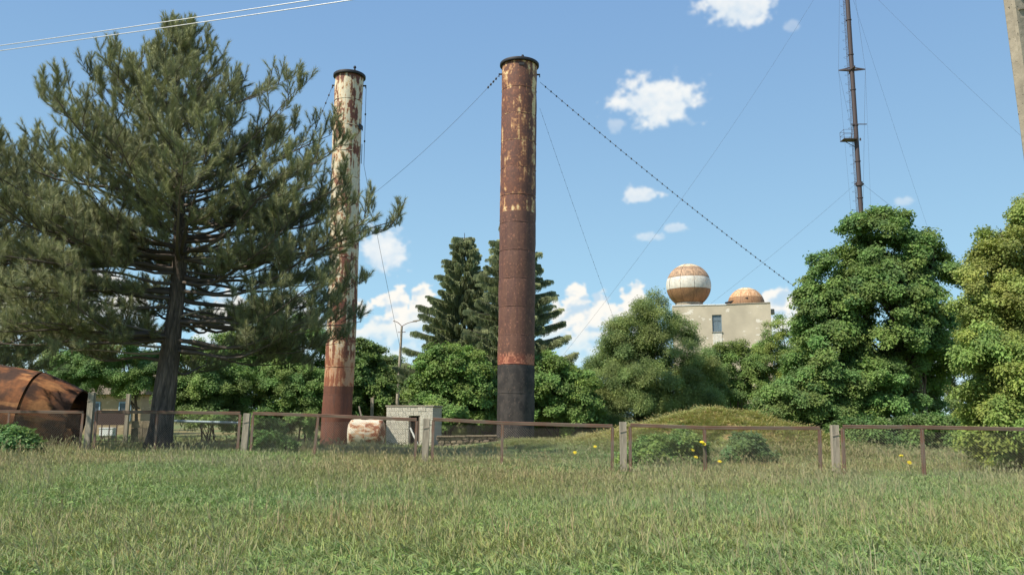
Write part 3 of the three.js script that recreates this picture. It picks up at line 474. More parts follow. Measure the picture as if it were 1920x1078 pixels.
farTrees.forEach(([px, d, top, w], i) => broadleaf({ name: 'distant_tree', label: ['distant green tree standing far behind the rusty cone-ended tank', 'distant green tree standing far behind the grey pine trunk', 'distant tree far left behind the drum of the rusty tank', 'distant tree beyond the left edge of the view', 'distant tree peeping past the left side of the cream tower', 'distant tree peeping past the right side of the cream tower', 'distant tree far behind the lamp post', 'distant tree far behind the tar-footed tower', 'distant low tree in the gap left of the feathery tree', 'distant tree before the foot of the domed building', 'distant tree far behind the left half of the maple', 'distant tree far behind the right half of the maple', 'distant tree far behind the yellowish tree', 'distant tree beyond the right edge of the view'][i], group: 'trees on the far side of the grounds', seed: 80 + i, px, d, trunk: 0.15, clumps: 112, per: 24, clumpR: 0.95, sprig: 'far', sprigScale: 1.1, limbs: 5, lobes: [[px, top + 50, w, 50], [px - w * 0.6, top + 85, w * 0.7, 45], [px + w * 0.6, top + 80, w * 0.75, 50], [px, 760, w * 1.2, 40]] }));
console.log('broadleaf done');

// ---------------------------------------------------------------- water towers
function waterTower(o) {
  const foot = at(o.px, 780, o.d), topP = at(o.topPx[0], o.topPx[1], o.d), y0 = groundY(foot.x, -o.d), H = topP.y - y0;
  const g = thing(o.name, o.label, 'water tower', [foot.x, y0, -o.d], 'twin rusty water towers');
  g.rotation.z = -Math.atan2(topP.x - foot.x, H);
  const N = 14, hc = (H + 0.3) / N;
  for (let k = 0; k < N; k++) {
    const yA = -0.3 + k * hc, p = [], uv = [], idx = [], S = 72, rows = 6, step = (k % 2 ? 0.006 : 0);
    for (let j = 0; j <= rows; j++) for (let i = 0; i <= S; i++) {
      const t = j / rows, y = yA + t * hc, a = i / S * 2 * Math.PI, ii = i % S, dent = 0.022 * (fbm(ii / S * 12, y * 0.9, 3, o.seed, 12) - 0.5) * 2, seam = (j === 0 || j === rows) ? 0.008 : 0, belly = 0.01 * Math.sin(t * 3.14);
      const r = o.r + dent + step + belly - seam, bend = o.bend ? 0.09 * Math.sin(clamp(y / H) * 5.2) : 0;
      p.push(Math.sin(a) * r + bend, y, Math.cos(a) * r); uv.push((a / 6.28318 + 0.5) , (y + 0.3) / (H + 0.3));
    }
    for (let j = 0; j < rows; j++) for (let i = 0; i < S; i++) { const a = j * (S + 1) + i, b = a + S + 1; idx.push(a, a + 1, b, a + 1, b + 1, b); }
    const ge = new THREE.BufferGeometry(); ge.setAttribute('position', new THREE.Float32BufferAttribute(p, 3)); ge.setAttribute('uv', new THREE.Float32BufferAttribute(uv, 2)); ge.setIndex(idx); ge.computeVertexNormals();
    part('shell_ring', ge, o.mat, g);
    if (k) { const bead = new THREE.LatheGeometry([[-0.004, -0.022], [0.012, -0.01], [0.012, 0.01], [-0.004, 0.022]].map(([x, y]) => new THREE.Vector2(o.r + x, y)), 48); const u = bead.attributes.uv; for (let i = 0; i < u.count; i++) u.setY(i, (yA + 0.3) / (H + 0.3)); bead.translate(o.bend ? 0.09 * Math.sin(clamp(yA / H) * 5.2) : 0, yA, 0); part('weld_bead', bead, o.mat, g); }
  }
  const dx = o.bend ? 0.09 * Math.sin(5.2) : 0;
  const rim = new THREE.LatheGeometry([[o.r - 0.02, -0.05], [o.r + 0.1, -0.05], [o.r + 0.13, -0.02], [o.r + 0.13, 0.1], [o.r + 0.1, 0.13], [o.r - 0.04, 0.13]].map(([x, y]) => new THREE.Vector2(x, y)), 64); rim.translate(dx, H, 0);
  part('rim_flange', rim, M.darkSteel, g);
  const lid = new THREE.LatheGeometry([[0.001, 0.22], [o.r * 0.5, 0.18], [o.r - 0.03, 0.1]].map(([x, y]) => new THREE.Vector2(x, y)), 48); lid.translate(dx, H, 0); part('lid', lid, M.rust, g);
  part('vent_pipe', merged([tube([V(dx + o.vent, H + 0.1, 0.2), V(dx + o.vent, H + 0.52, 0.2)], [0.05, 0.05], 8, true), tube([V(dx + o.vent, H + 0.5, 0.2), V(dx + o.vent, H + 0.6, 0.2)], [0.09, 0.06], 8, true)]), M.darkSteel, g);
  for (const s of [-1, 1]) part('cable_lug', merged([box(0.22, 0.09, 0.06, dx + s * (o.r + 0.08), H - 0.5, 0, 0.01), box(0.05, 0.2, 0.09, dx + s * (o.r + 0.17), H - 0.56, 0, 0.01)]), M.darkSteel, g);
  g.updateMatrixWorld(true);
  return { g, H, lug: (s, dy = 0) => g.localToWorld(V(dx + s * (o.r + 0.19), H - 0.6 + dy, 0)), o, dx };
}
const towerB = waterTower({ name: 'water_tower', label: 'thick rust-red water tower with black tarred foot, right of the twin towers', px: 966, d: 46, topPx: [974, 124], r: 1.0, seed: 611, mat: M.towerRed, vent: 0.18 });
const towerA = waterTower({ name: 'water_tower', label: 'slimmer cream water tower with flaking rust-stained paint beside the pine', px: 629, d: 46, topPx: [657.5, 145], r: 0.79, seed: 621, mat: M.towerCream, vent: 0.32, bend: true });
part('flange_patch', box(0.3, 0.16, 0.05, 0, 0, 0, 0.01), M.darkSteel, towerB.g).position.set(0.12, towerB.H - 0.28, 1.01);
{ // a torn dark plate joint high on the cream tower
  const a = 0.98, ge = new THREE.CylinderGeometry(0.825, 0.825, 0.3, 20, 1, true, a, 0.75); const m = part('dark_seam_plate', ge, M.darkSteel, towerA.g); m.position.set(towerA.dx * 0.3, towerA.H - 3.05, 0);
  const m2 = part('dark_seam_plate', new THREE.CylinderGeometry(0.82, 0.82, 1.15, 10, 1, true, 1.45, 0.28), M.darkSteel, towerA.g); m2.position.set(towerA.dx * 0.2, towerA.H - 4.55, 0);
}

// ---------------------------------------------------------------- cables on the towers
function cable(name, label, a, b, sag, r, beads, mat = M.cable) {
  const g = thing(name, label, 'cable', [a.x, a.y, a.z]), p = curve(a, b, sag, 30).map((q) => q.sub(a));
  part('wire', tube(p, p.map(() => r), 5), mat, g);
  if (beads) { const ge = new THREE.SphereGeometry(beads[0], 8, 6); ge.scale(0.85, 1.15, 0.85); const c = new THREE.CatmullRomCurve3(p), n = Math.floor(c.getLength() * beads[2] / beads[1]); for (let i = 1; i <= n; i++) { const m = part('insulator', ge, M.cable, g); m.position.copy(c.getPointAt(i * beads[1] / c.getLength())); } }
  return g;
}
const anchor = (px, d) => { const x = at(px, 780, d).x; return V(x, groundY(x, -d), -d); };
cable('beaded_cable', 'dark beaded cable sloping from the red tower down to the maple', towerB.lug(1, -0.35), anchor(1905, 62), 1.0, 0.011, [0.055, 0.42, 0.97]);
cable('guy_wire', 'thin wire from the red tower top sloping down left towards the cream tower', towerB.lug(-1), at(682, 377, 48.5), 0.35, 0.009, [0.07, 0.22, 0.09]).userData.label = 'thin wire from the red tower top sloping down left past the cream tower';
cable('guy_wire', 'faint wire dropping from the right side of the red tower to the feathery tree', towerB.lug(1, -1.9), anchor(1235, 58), 0.35, 0.006, [0.022, 0.5, 0.6]);
cable('guy_wire', 'short beaded wire from the cream tower top into the pine boughs', towerA.lug(-1), anchor(330, 60), 0.9, 0.011, [0.06, 0.5, 0.16]);
cable('guy_wire', 'slack wire hanging along the right side of the cream tower', towerA.lug(1), towerA.g.localToWorld(V(towerA.o.r + 0.16, towerA.H - 5.2, 0)), 0.05, 0.013, [0.06, 1.6, 1]);
cable('guy_wire', 'thin wire running from the cream tower down towards the lamp post', towerA.g.localToWorld(V(towerA.o.r + 0.16, towerA.H - 5.2, 0)), anchor(790, 58), 0.5, 0.011, null);

// ---------------------------------------------------------------- mast with platforms
{
  const d = 130, p0 = at(1640, 780, d), y0 = groundY(p0.x, -d), top = 84, g = thing('radio_mast', 'thin dark tubular mast with ladder and platforms rising behind the maple', 'mast', [p0.x, y0, -d]);
  M.mast = std({ color: lin(0.075, 0.055, 0.055), roughness: 0.7 });
  const yAt = (py) => at(1610, py, d).y - y0;
  for (let y = 0, k = 0; y < top; y += 6, k++) { part('mast_section', tube([V(0, y, 0), V(0, Math.min(top, y + 5.94), 0)], [0.36, 0.36], 16), M.mast, g); part('flange', tube([V(0, y + 5.9, 0), V(0, y + 6.04, 0)], [0.44, 0.44], 16, true), M.mast, g); }
  const lad = [];
  for (const s of [-1, 1]) lad.push(flat(V(-0.62, 2, s * 0.22), V(-0.62, top, s * 0.22), 0.05, 0.05));
  for (let y = 2; y < top; y += 0.6) lad.push(flat(V(-0.62, y, -0.22), V(-0.62, y, 0.22), 0.03, 0.03));
  for (let y = 3; y < top; y += 3) lad.push(flat(V(-0.62, y, 0), V(-0.3, y, 0), 0.05, 0.05));
  part('ladder', merged(lad), M.mast, g);
  const cage = []; for (let y = 4; y < top; y += 1.5) { const c = []; for (let i = 0; i <= 8; i++) { const a = i / 8 * 3.1416 + 1.5708; c.push(V(-0.62 + 0.55 * Math.cos(a), y, 0.4 * Math.sin(a))); } cage.push(tube(c, c.map(() => 0.018), 4)); }
  part('ladder_cage', merged(cage), M.mast, g);
  const ys = yAt(132), star = []; for (const [a, L] of [[0.1, 2.1], [3.24, 2.1], [1.67, 1.6], [4.8, 1.6]]) { const t = V(Math.cos(a) * L, 0, Math.sin(a) * L); for (const [s, dy] of [[0.35, 0.55], [-0.35, 0.0]]) star.push(flat(V(0, ys + dy, 0), V(t.x, ys + 0.1, t.z), 0.14, 0.14)); star.push(flat(V(-t.z * 0.2, ys + 0.05, t.x * 0.2), V(t.x, ys + 0.08, t.z), 0.12, 0.12), flat(V(t.z * 0.2, ys + 0.05, -t.x * 0.2), V(t.x, ys + 0.08, t.z), 0.12, 0.12)); }
  part('star_bracket', merged(star), M.mast, g);
  const yc = yAt(345), stays = []; for (const s of [-1, 1]) { const tip = V(s * 2.1, ys + 0.1, s * 0.2); stays.push(bar(tip, V(s * 0.3, top, 0), 0.02, 4), bar(tip, V(s * 0.35, yc + (s < 0 ? 7 : -4), 0), 0.02, 4), bar(tip, V(s * 0.75, 0.5, 0), 0.014, 4)); }
  for (const s of stays) part('stay_wire', s, M.cable, g);
  const yp = yAt(263); part('platform', merged([box(2.3, 0.1, 1.7, -1.2, yp, 0.1), flat(V(-2.2, yp, 0), V(-0.3, yp - 1.1, 0), 0.08, 0.08)]), M.mast, g);
  const rl = []; for (const [x, z] of [[-2.3, -0.7], [-2.3, 0.9], [-0.5, 0.9], [-0.5, -0.7]]) rl.push(flat(V(x, yp, z), V(x, yp + 1.5, z), 0.05, 0.05)); for (const y of [0.75, 1.5]) rl.push(flat(V(-2.3, yp + y, -0.7), V(-2.3, yp + y, 0.9), 0.04, 0.04), flat(V(-2.3, yp + y, 0.9), V(-0.5, yp + y, 0.9), 0.04, 0.04), flat(V(-2.3, yp + y, -0.7), V(-0.5, yp + y, -0.7), 0.04, 0.04));
  part('railing', merged(rl), M.mast, g);
  part('cross_bar', merged([flat(V(-0.8, yAt(234), 0.3), V(1.7, yAt(234), 0.3), 0.12, 0.12), box(0.2, 0.4, 0.2, 0.55, yAt(262), 0.2)]), M.mast, g);
  part('guy_collar', merged([tube([V(0, yc - 0.3, 0), V(0, yc + 0.3, 0)], [0.55, 0.55], 12, true), box(1.5, 0.2, 0.2, 0, yc, 0)]), M.mast, g);
  const W = (x, y) => V(p0.x + x, y0 + y, -d);
  cable('mast_guy', 'lower mast guy wire running down left behind the domed building', W(-0.6, yc), anchor(1000, 122), 1.5, 0.013, null);
  cable('mast_guy', 'lower mast guy wire running down right behind the maple', W(0.6, yc), anchor(2260, 125), 1.2, 0.016, null);
  cable('mast_guy', 'long upper mast guy wire slanting down left across the sky', W(-0.4, 78), anchor(940, 100), 3, 0.012, null);
  cable('mast_guy', 'upper mast guy wire slanting down right past the concrete pole', W(0.4, 75), anchor(2580, 105), 3, 0.012, null);
  cable('mast_guy', 'steep mast guy wire dropping right towards the maple top', W(0.4, 72), anchor(1870, 165), 2, 0.012, null);
}

// ---------------------------------------------------------------- concrete poles and the two overhead wires
function pole(name, label, pos, lean, H, w0, w1, depth, turn = 0) {
  const g = thing(name, label, 'utility pole', pos); g.rotation.set(0, turn, lean, 'ZYX');
  const n = 40, p = [], idx = [], uv = [];
  const ring = (t) => { const w = mix(w0, w1, t) / 2, e = mix(depth, depth * 0.8, t) / 2, c = 0.025; return [[-w + c, e], [w - c, e], [w, e - c], [w, -e + c], [w - c, -e], [-w + c, -e], [-w, -e + c], [-w, e - c]]; };
  const geos = [];
  for (const f of [0, 1, 2, 3, 4, 5, 6, 7]) {                           // each face on its own, so that edges stay crisp
    const q = [], u = [], id = [];
    for (let i = 0; i <= n; i++) { const t = i / n, r = ring(t), a = r[f], b = r[(f + 1) % 8], m = 6; for (let k = 0; k <= m; k++) { const x = mix(a[0], b[0], k / m), z = mix(a[1], b[1], k / m), y = t * H - 0.5, dn = (f % 2 ? 0 : 0.006 * (fbm(x * 30 + f * 9, y * 7, 4, 701) - 0.5)); q.push(x + Math.sign(x) * dn, y, z + Math.sign(z) * dn); u.push(x + z + f, y); } }
    for (let i = 0; i < n; i++) for (let k = 0; k < 6; k++) { const a = i * 7 + k, b = a + 7; id.push(a, a + 1, b, a + 1, b + 1, b); }
    const ge = new THREE.BufferGeometry(); ge.setAttribute('position', new THREE.Float32BufferAttribute(q, 3)); ge.setAttribute('uv', new THREE.Float32BufferAttribute(u, 2)); ge.setIndex(id); ge.computeVertexNormals(); geos.push(ge);
  }
  part('shaft', mergeGeometries(geos), M.concrete, g);
  part('cap', box(w1 * 0.98, 0.02, depth * 0.8, 0, H - 0.5, 0), M.concrete, g);
  const R = rng(pos[0] * 10 | 0);
  for (let k = 0; k < 26; k++) part('form_ridge', flat(V(-w0 * 0.3 + 0.1 * R(), 2.2 + k * 0.17 + 0.05 * R(), depth * 0.46), V(w0 * 0.4, 2.27 + k * 0.17 + 0.06 * R(), depth * 0.46), 0.012 + 0.01 * R(), 0.02), M.concrete, g);
  const y = H - 0.95; part('cross_arm', flat(V(0, y, -0.4), V(0, y, 0.4), 0.08, 0.08), M.rail, g);
  for (const s of [-0.1, 0.1]) part('insulator', tube([V(0, y, s), V(0, y + 0.1, s), V(0, y + 0.14, s), V(0, y + 0.24, s)], [0.02, 0.05, 0.035, 0.045], 10, true), M.white, g);
  g.updateMatrixWorld(true); return { g, ins: (s) => g.localToWorld(V(0, y + 0.2, s * 0.1)) };
}
const poleR = pole('concrete_pole', 'weathered concrete pole leaning in at the right edge of the view', [at(2032, 780, 9).x, groundY(6, -9), -9], 0.04, 8.4, 0.42, 0.32, 0.17, 0.3);
const poleL = pole('concrete_pole', 'concrete pole carrying the overhead wires beyond the left edge of the view', [at(-620, 780, 19).x, groundY(-19, -19), -19], 0, 9.85, 0.3, 0.2, 0.26);
for (const [s, py, label] of [[-1, 0, 'upper of the two bright overhead wires crossing above the pine'], [1, 1, 'lower of the two bright overhead wires crossing above the pine']]) {
  const a = poleL.ins(s), b = poleR.ins(s), g = thing('overhead_wire', label, 'wire', [a.x, a.y, a.z], 'overhead wires'), p = curve(a, b, 0.14, 40).map((q) => q.sub(a));
  part('conductor', tube(p, p.map(() => 0.0075), 6), M.alu, g);
}

// ---------------------------------------------------------------- domed building
{
  const d = 110, tl = at(1262, 571, d), tr = at(1441, 566, d), w = tr.x - tl.x, cx = (tl.x + tr.x) / 2, y0 = groundY(cx, -d) - 0.5, H = tl.y - y0, depth = 14;
  const g = thing('domed_building', 'beige plastered block with two round rust-banded domes on its roof', 'building', [cx, y0, -d]); g.rotation.y = -0.26;
  const wx = at(1345, 600, d).x - cx, ww = 1.22, yTop = (py) => at(1345, py, d).y - y0;
  const rows = []; for (let k = 0; k < 4; k++) rows.push([yTop(622) - k * 4.05, yTop(590) - k * 4.05]);
  const wall = (name, sh, holes, t, mat) => { holes.forEach((h) => { const q = new THREE.Path(); q.moveTo(h[0], h[2]); q.lineTo(h[1], h[2]); q.lineTo(h[1], h[3]); q.lineTo(h[0], h[3]); sh.holes.push(q); }); const ge = new THREE.ExtrudeGeometry(sh, { depth: t, bevelEnabled: false }); const u = ge.attributes.uv; for (let i = 0; i < u.count; i++) u.setXY(i, u.getX(i) / 13, u.getY(i) / 13); return ge; };
  const rect = (x0, x1, ya, yb) => { const s = new THREE.Shape(); s.moveTo(x0, ya); s.lineTo(x1, ya); s.lineTo(x1, yb); s.lineTo(x0, yb); return s; };
  const front = wall('wall', rect(-w / 2, w / 2, 0, H), rows.map((r) => [wx - ww / 2, wx + ww / 2, r[0], r[1]]), 0.35); front.translate(0, 0, -0.35); part('front_wall', front, M.plaster, g);
  for (const s of [-1, 1]) { const ge = wall('wall', rect(-depth, -0.36, 0, H - 0.25), [], 0.35); ge.rotateY(-Math.PI / 2); ge.translate(s < 0 ? -w / 2 + 0.36 : w / 2 - 0.01, 0, 0); ge.scale(1, 1, 1); const b = new THREE.BoxGeometry(0.35, H - 0.25, depth - 0.4); b.translate(s * (w / 2 - 0.18), (H - 0.25) / 2, -depth / 2 - 0.17); part('side_wall', b, M.plaster, g); }
  part('rear_wall', box(w - 0.02, H - 0.25, 0.35, 0, (H - 0.25) / 2, -depth - 0.2), M.plaster, g);
  part('roof', box(w - 0.5, 0.25, depth - 0.1, 0, H - 0.42, -depth / 2 - 0.1), M.concrete, g);
  part('side_ledge', box(0.5, 0.6, 1.4, w / 2 + 0.25, H - 1.0, -1.5), M.concrete, g);
  const R = rng(71); let x = -w / 2; // coping stones along the parapet, some sagging
  while (x < w / 2 - 0.3) { const L = Math.min(0.9 + 0.5 * R(), w / 2 - x), sag = -0.06 * R() - 0.12 * Math.exp(-(((x + L / 2) / 2) ** 2)); part('coping_stone', box(L - 0.03, 0.13, 0.46, x + L / 2, H + 0.05 + sag * 0.4, -0.15, 0.015), x < -0.5 ? M.white : M.concrete, g).rotation.z = 0; x += L; }
  rows.forEach(([a, b], k) => {
    const f = part('window', merged([box(0.09, b - a, 0.12, wx - ww / 2 + 0.045, (a + b) / 2, -0.2), box(0.09, b - a, 0.12, wx + ww / 2 - 0.045, (a + b) / 2, -0.2), box(ww - 0.18, 0.1, 0.12, wx, a + 0.05, -0.2), box(ww - 0.18, 0.1, 0.12, wx, b - 0.05, -0.2), box(ww - 0.18, 0.07, 0.1, wx, mix(a, b, 0.66), -0.2), box(0.07, (b - a) * 0.6, 0.1, wx + 0.02, mix(a, b, 0.34), -0.2)]), M.winFrame, g);
    for (const [x0, x1, t0, t1] of [[-0.52, -0.02, 0.06, 0.63], [0.06, 0.52, 0.06, 0.63], [-0.52, 0.52, 0.69, 0.95]]) part('pane', box(x1 - x0, (t1 - t0) * (b - a), 0.012, wx + (x0 + x1) / 2, mix(a, b, (t0 + t1) / 2), -0.2), M.glass, f);
    part('room_back', box(ww + 1.4, b - a + 1, 0.1, wx, (a + b) / 2, -3), M.white, f); part('curtain', box(0.5, 0.9, 0.02, wx + 0.24, a + 0.75, -0.36), M.white, f);
    if (k < 3) part('panel', box(ww - 0.02, rows[k][0] - rows[k + 1][1] - 0.14, 0.06, wx, (rows[k][0] + rows[k + 1][1]) / 2, 0.032, 0.01), M.domeWhite, g, 'flaking white panel below the window');
    part('sill', box(ww + 0.2, 0.06, 0.2, wx, a - 0.05, 0.06, 0.01), M.concrete, g);
  });
  // large ball and half-sunk smaller dome, made of curved plates
  const ball = (name, label, px, py, r, dz, bands, gores) => {
    const c = at(px, py, d + dz), b = new THREE.Group(); b.name = name; b.position.set(c.x - cx + dz * -0.05, c.y - y0, -dz); b.userData = { label }; g.add(b);
    for (const [t0, t1, mat] of bands) for (let k = 0; k < gores; k++) { const ge = new THREE.SphereGeometry(r * (1 + 0.004 * (((k * 7 + t0 * 50) | 0) % 3)), 8, 8, k / gores * 6.2832 + 0.008, 6.2832 / gores - 0.016, t0 + 0.006, t1 - t0 - 0.012); part('dome_plate', ge, mat, b); }
    part('dome_core', new THREE.SphereGeometry(r * 0.985, 32, 20), M.domeLow, b);
    return b;
  };
  const r1 = 42 * M_PX(d + 4);
  const d1 = ball('dome', 'full ball dome with white middle band', 1281, 534, r1, 4, [[0.02, 0.62, M.domeCap], [0.62, 1.24, M.domeBrown], [1.24, 1.78, M.domeWhite], [1.78, 2.55, M.domeLow]], 10);
  part('dome_collar', tube([V(0, -r1 * 1.12, 0), V(0, -r1 * 0.8, 0)], [r1 * 0.62, r1 * 0.62], 24, true), M.concrete, d1);
  const r2 = 34 * M_PX(d + 4), d2 = ball('dome', 'smaller rusty dome sunk to half its height', 1386, 575, r2, 4, [[0.02, 0.6, M.domeCap], [0.6, 1.15, M.domeOrange], [1.15, 1.9, M.domeLow]], 10);
  part('dome_hatch', flat(V(-r2 * 1.1, r2 * 0.12, r2 * 0.5), V(r2 * 0.1, r2 * 0.3, r2 * 0.95), 0.22, 0.3), M.dark, d2);
}

// ---------------------------------------------------------------- lamp post, thin post
{
  const b = anchor(742, 70), t = at(753, 612, 70), H = t.y - b.y, g = thing('lamp_post', 'tall concrete lamp post with two bracket arms behind the block hut', 'lamp post', [b.x, b.y, b.z]); g.rotation.z = -Math.atan2(t.x - b.x, H);
  part('post', tube([V(0, -0.3, 0), V(0, H, 0)], [0.17, 0.09], 10, true), M.concrete, g);
  for (const [s, L, h] of [[1, 1.25, 0.45], [-1, 0.75, 0.42]]) { const p = []; for (let i = 0; i <= 8; i++) { const u = i / 8; p.push(V(s * L * u * (0.7 + 0.3 * u), H + h * Math.sin(u * 1.57), 0)); } const a = part('bracket_arm', tube(p, p.map(() => 0.03), 6), M.rail, g); if (s > 0) part('lamp_head', flat(V(L * 0.72, H + h, 0), V(L * 1.22, H + h * 1.32, 0), 0.1, 0.16), M.concrete, a); }
  part('cross_bar', flat(V(-0.3, H - 0.5, 0), V(0.35, H - 0.45, 0), 0.05, 0.05), M.rail, g);
  const q = anchor(697, 58), k = thing('thin_post', 'thin pale concrete post in front of the trees right of the cream tower', 'post', [q.x, q.y, q.z]);
  part('shaft', box(0.2, 3.0, 0.2, 0, 1.35, 0, 0.02), M.concrete, k); part('top_hook', flat(V(0, 2.85, 0), V(0.15, 3.0, 0), 0.04, 0.04), M.rail, k);
}

// ---------------------------------------------------------------- whitewashed block hut, white tank, low stone wall
{
  const d = 45, a = at(723, 838, d), b = at(812, 838, d), w = b.x - a.x, x0 = a.x, y0 = groundY((a.x + b.x) / 2, -d) - 0.05, H = at(760, 763, d).y - y0, depth = 2.3;
  const g = thing('block_hut', 'small flat-roofed whitewashed block hut with a dark doorway', 'hut', [x0 + w / 2, y0, -d]); g.rotation.y = -0.1;
  const R = rng(91), rows = 9, bh = H / rows, dl = at(767, 800, d).x - x0 - w / 2, dr = at(788, 800, d).x - x0 - w / 2, dh = bh * 7;
  const geos = [0, 1, 2, 3].map((k) => { const ge = new RoundedBoxGeometry(1, 1, 1, 1, 0.05); const p = ge.attributes.position, Q = rng(k + 5); for (let i = 0; i < p.count; i++) p.setXYZ(i, p.getX(i) * (0.985 + 0.03 * Q()), p.getY(i) * (0.98 + 0.03 * Q()), p.getZ(i)); ge.computeVertexNormals(); return ge; });
  const put = (x, y, z, L, turn) => { if (L < 0.06) return; const m = part('block', geos[Math.floor(R() * 4)], M.lime, g); m.scale.set(L - 0.005, bh - 0.005, 0.25 + 0.012 * R()); m.position.set(x, y, z + (turn ? 0 : 0.02 * (R() - 0.5))); if (turn) m.rotation.y = Math.PI / 2; };
  for (let r = 0; r < rows; r++) {
    const y = (r + 0.5) * bh, cut = r < 7, L0 = 0.42;
    const spans = cut ? [[-w / 2, dl], [dr, w / 2]] : [[-w / 2, w / 2]];
    for (const [s, e] of spans) { let x = s, first = r % 2 ? L0 * 0.55 : L0; while (x < e - 0.03) { const L = Math.min(first, e - x); put(x + L / 2, y, 0, L); x += L; first = L0 * (0.9 + 0.2 * R()); } }
    for (const s of [-1, 1]) { let z = -0.14, first = r % 2 ? L0 : L0 * 0.6; while (z > -depth) { const L = Math.min(first, z + depth); put(s * (w / 2 - 0.13), y, z - L / 2, L, true); z -= L; first = L0; } }
    for (let x = -w / 2 + 0.27; x < w / 2 - 0.3; x += 0.45) put(x + 0.22, y, -depth + 0.1, 0.45);
  }
  part('mortar_core', merged([box(dl + w / 2 - 0.1, H - 0.06, 0.16, (dl - w / 2) / 2, H / 2 - 0.02, -0.01), box(w / 2 - dr - 0.1, H - 0.06, 0.16, (dr + w / 2) / 2, H / 2 - 0.02, -0.01), box(w - 0.3, H - dh - 0.08, 0.15, 0, (H + dh) / 2, -0.012)]), M.concrete, g);
  part('roof_slab', box(w + 0.12, 0.09, depth + 0.3, 0, H + 0.04, -depth / 2, 0.015), M.concrete, g);
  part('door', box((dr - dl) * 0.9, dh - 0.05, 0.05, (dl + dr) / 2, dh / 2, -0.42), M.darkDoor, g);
  part('door_frame', merged([box(0.06, dh, 0.1, dl + 0.035, dh / 2, 0.03), box(0.06, dh, 0.1, dr - 0.035, dh / 2, 0.03)]), M.deadwood, g);
  part('loose_plank', flat(V(dl + 0.08, dh * 0.62, 0.12), V(dr - 0.02, 0.05, 0.2), 0.09, 0.03), M.white, g);
}
{
  const d = 44.6, l = at(652, 812, d), r = at(722, 812, d), rad = 27 * M_PX(d), cy = groundY(l.x, -d) + rad - 0.08, g = thing('white_tank', 'small white cylindrical tank with rust patches lying beside the cream tower', 'tank', [l.x, groundY(l.x, -d), -d]), L = r.x - l.x;
  const pr = [[0.001, 0], [rad * 0.75, 0.06], [rad * 0.95, 0.17], [rad, 0.32], [rad, L * 0.5], [rad * 1.006, L * 0.505], [rad, L * 0.51], [rad, L - 0.3], [rad * 0.95, L - 0.15], [rad * 0.72, L - 0.05], [0.001, L]].map(([x, y]) => new THREE.Vector2(x, y));
  const ge = new THREE.LatheGeometry(pr, 40); ge.rotateZ(-Math.PI / 2); ge.rotateX(Math.PI * 0.9); ge.translate(0, rad - 0.08, 0); part('shell', ge, M.whiteRust, g);
  part('pipe_stub', flat(V(0.75, rad * 1.8, 0.1), V(0.55, rad * 1.8 + 0.75, 0.1), 0.07, 0.05), M.deadwood, g);
  part('hatch', tube([V(L * 0.45, rad * 1.9, 0), V(L * 0.45, rad * 2.05, 0)], [0.25, 0.25], 14, true), M.rust, g);
}
{
  const d = 44, a = at(818, 840, d), b = at(932, 835, d), g = thing('stone_wall', 'low ruined wall of rough stones left of the tar-footed tower', 'wall', [a.x, groundY(a.x, -d), -d]), L = b.x - a.x, R = rng(95);
  const geos = [0, 1, 2, 3, 4].map((k) => { const ge = new THREE.IcosahedronGeometry(0.5, 1), p = ge.attributes.position, Q = new Map(); for (let i = 0; i < p.count; i++) { const key = [p.getX(i), p.getY(i), p.getZ(i)].map((v) => v.toFixed(3)).join(), q = new THREE.Vector3(p.getX(i), p.getY(i), p.getZ(i)); if (!Q.has(key)) Q.set(key, 0.82 + 0.36 * hash(Q.size, k, 9)); q.multiplyScalar(Q.get(key)); for (const ax of ['x', 'y', 'z']) q[ax] = Math.sign(q[ax]) * Math.min(0.5, Math.pow(Math.abs(q[ax]) * 2, 0.6) / 2); p.setXYZ(i, q.x, q.y, q.z); } ge.computeVertexNormals(); return ge; });
  let y = -0.02; for (const h of [0.19, 0.17, 0.16]) { let x = 0.1 * R(); while (x < L) { const l = 0.16 + 0.26 * R(), gy = groundY(a.x + x, -d) - g.position.y; const m = part('stone', geos[Math.floor(R() * 5)], M.stone[Math.floor(R() * 3)], g); m.scale.set(l * 1.06, h * 1.15, 0.34 + 0.1 * R()); m.position.set(x + l / 2, gy + y + h / 2 - 0.03 + 0.02 * R(), 0.05 * (R() - 0.5)); m.rotation.set(0.2 * (R() - 0.5), R() < 0.5 ? 0 : 3.14, 0.12 * (R() - 0.5)); x += l; } y += h; }
  let x = 0; while (x < L - 0.1) { const l = Math.min(L - x, 0.55 + 0.4 * R()), gy = groundY(a.x + x, -d) - g.position.y; part('cap_slab', box(l - 0.02, 0.07, 0.5, x + l / 2, gy + y + 0.02, 0, 0.015), M.stone[1], g); x += l; }
}

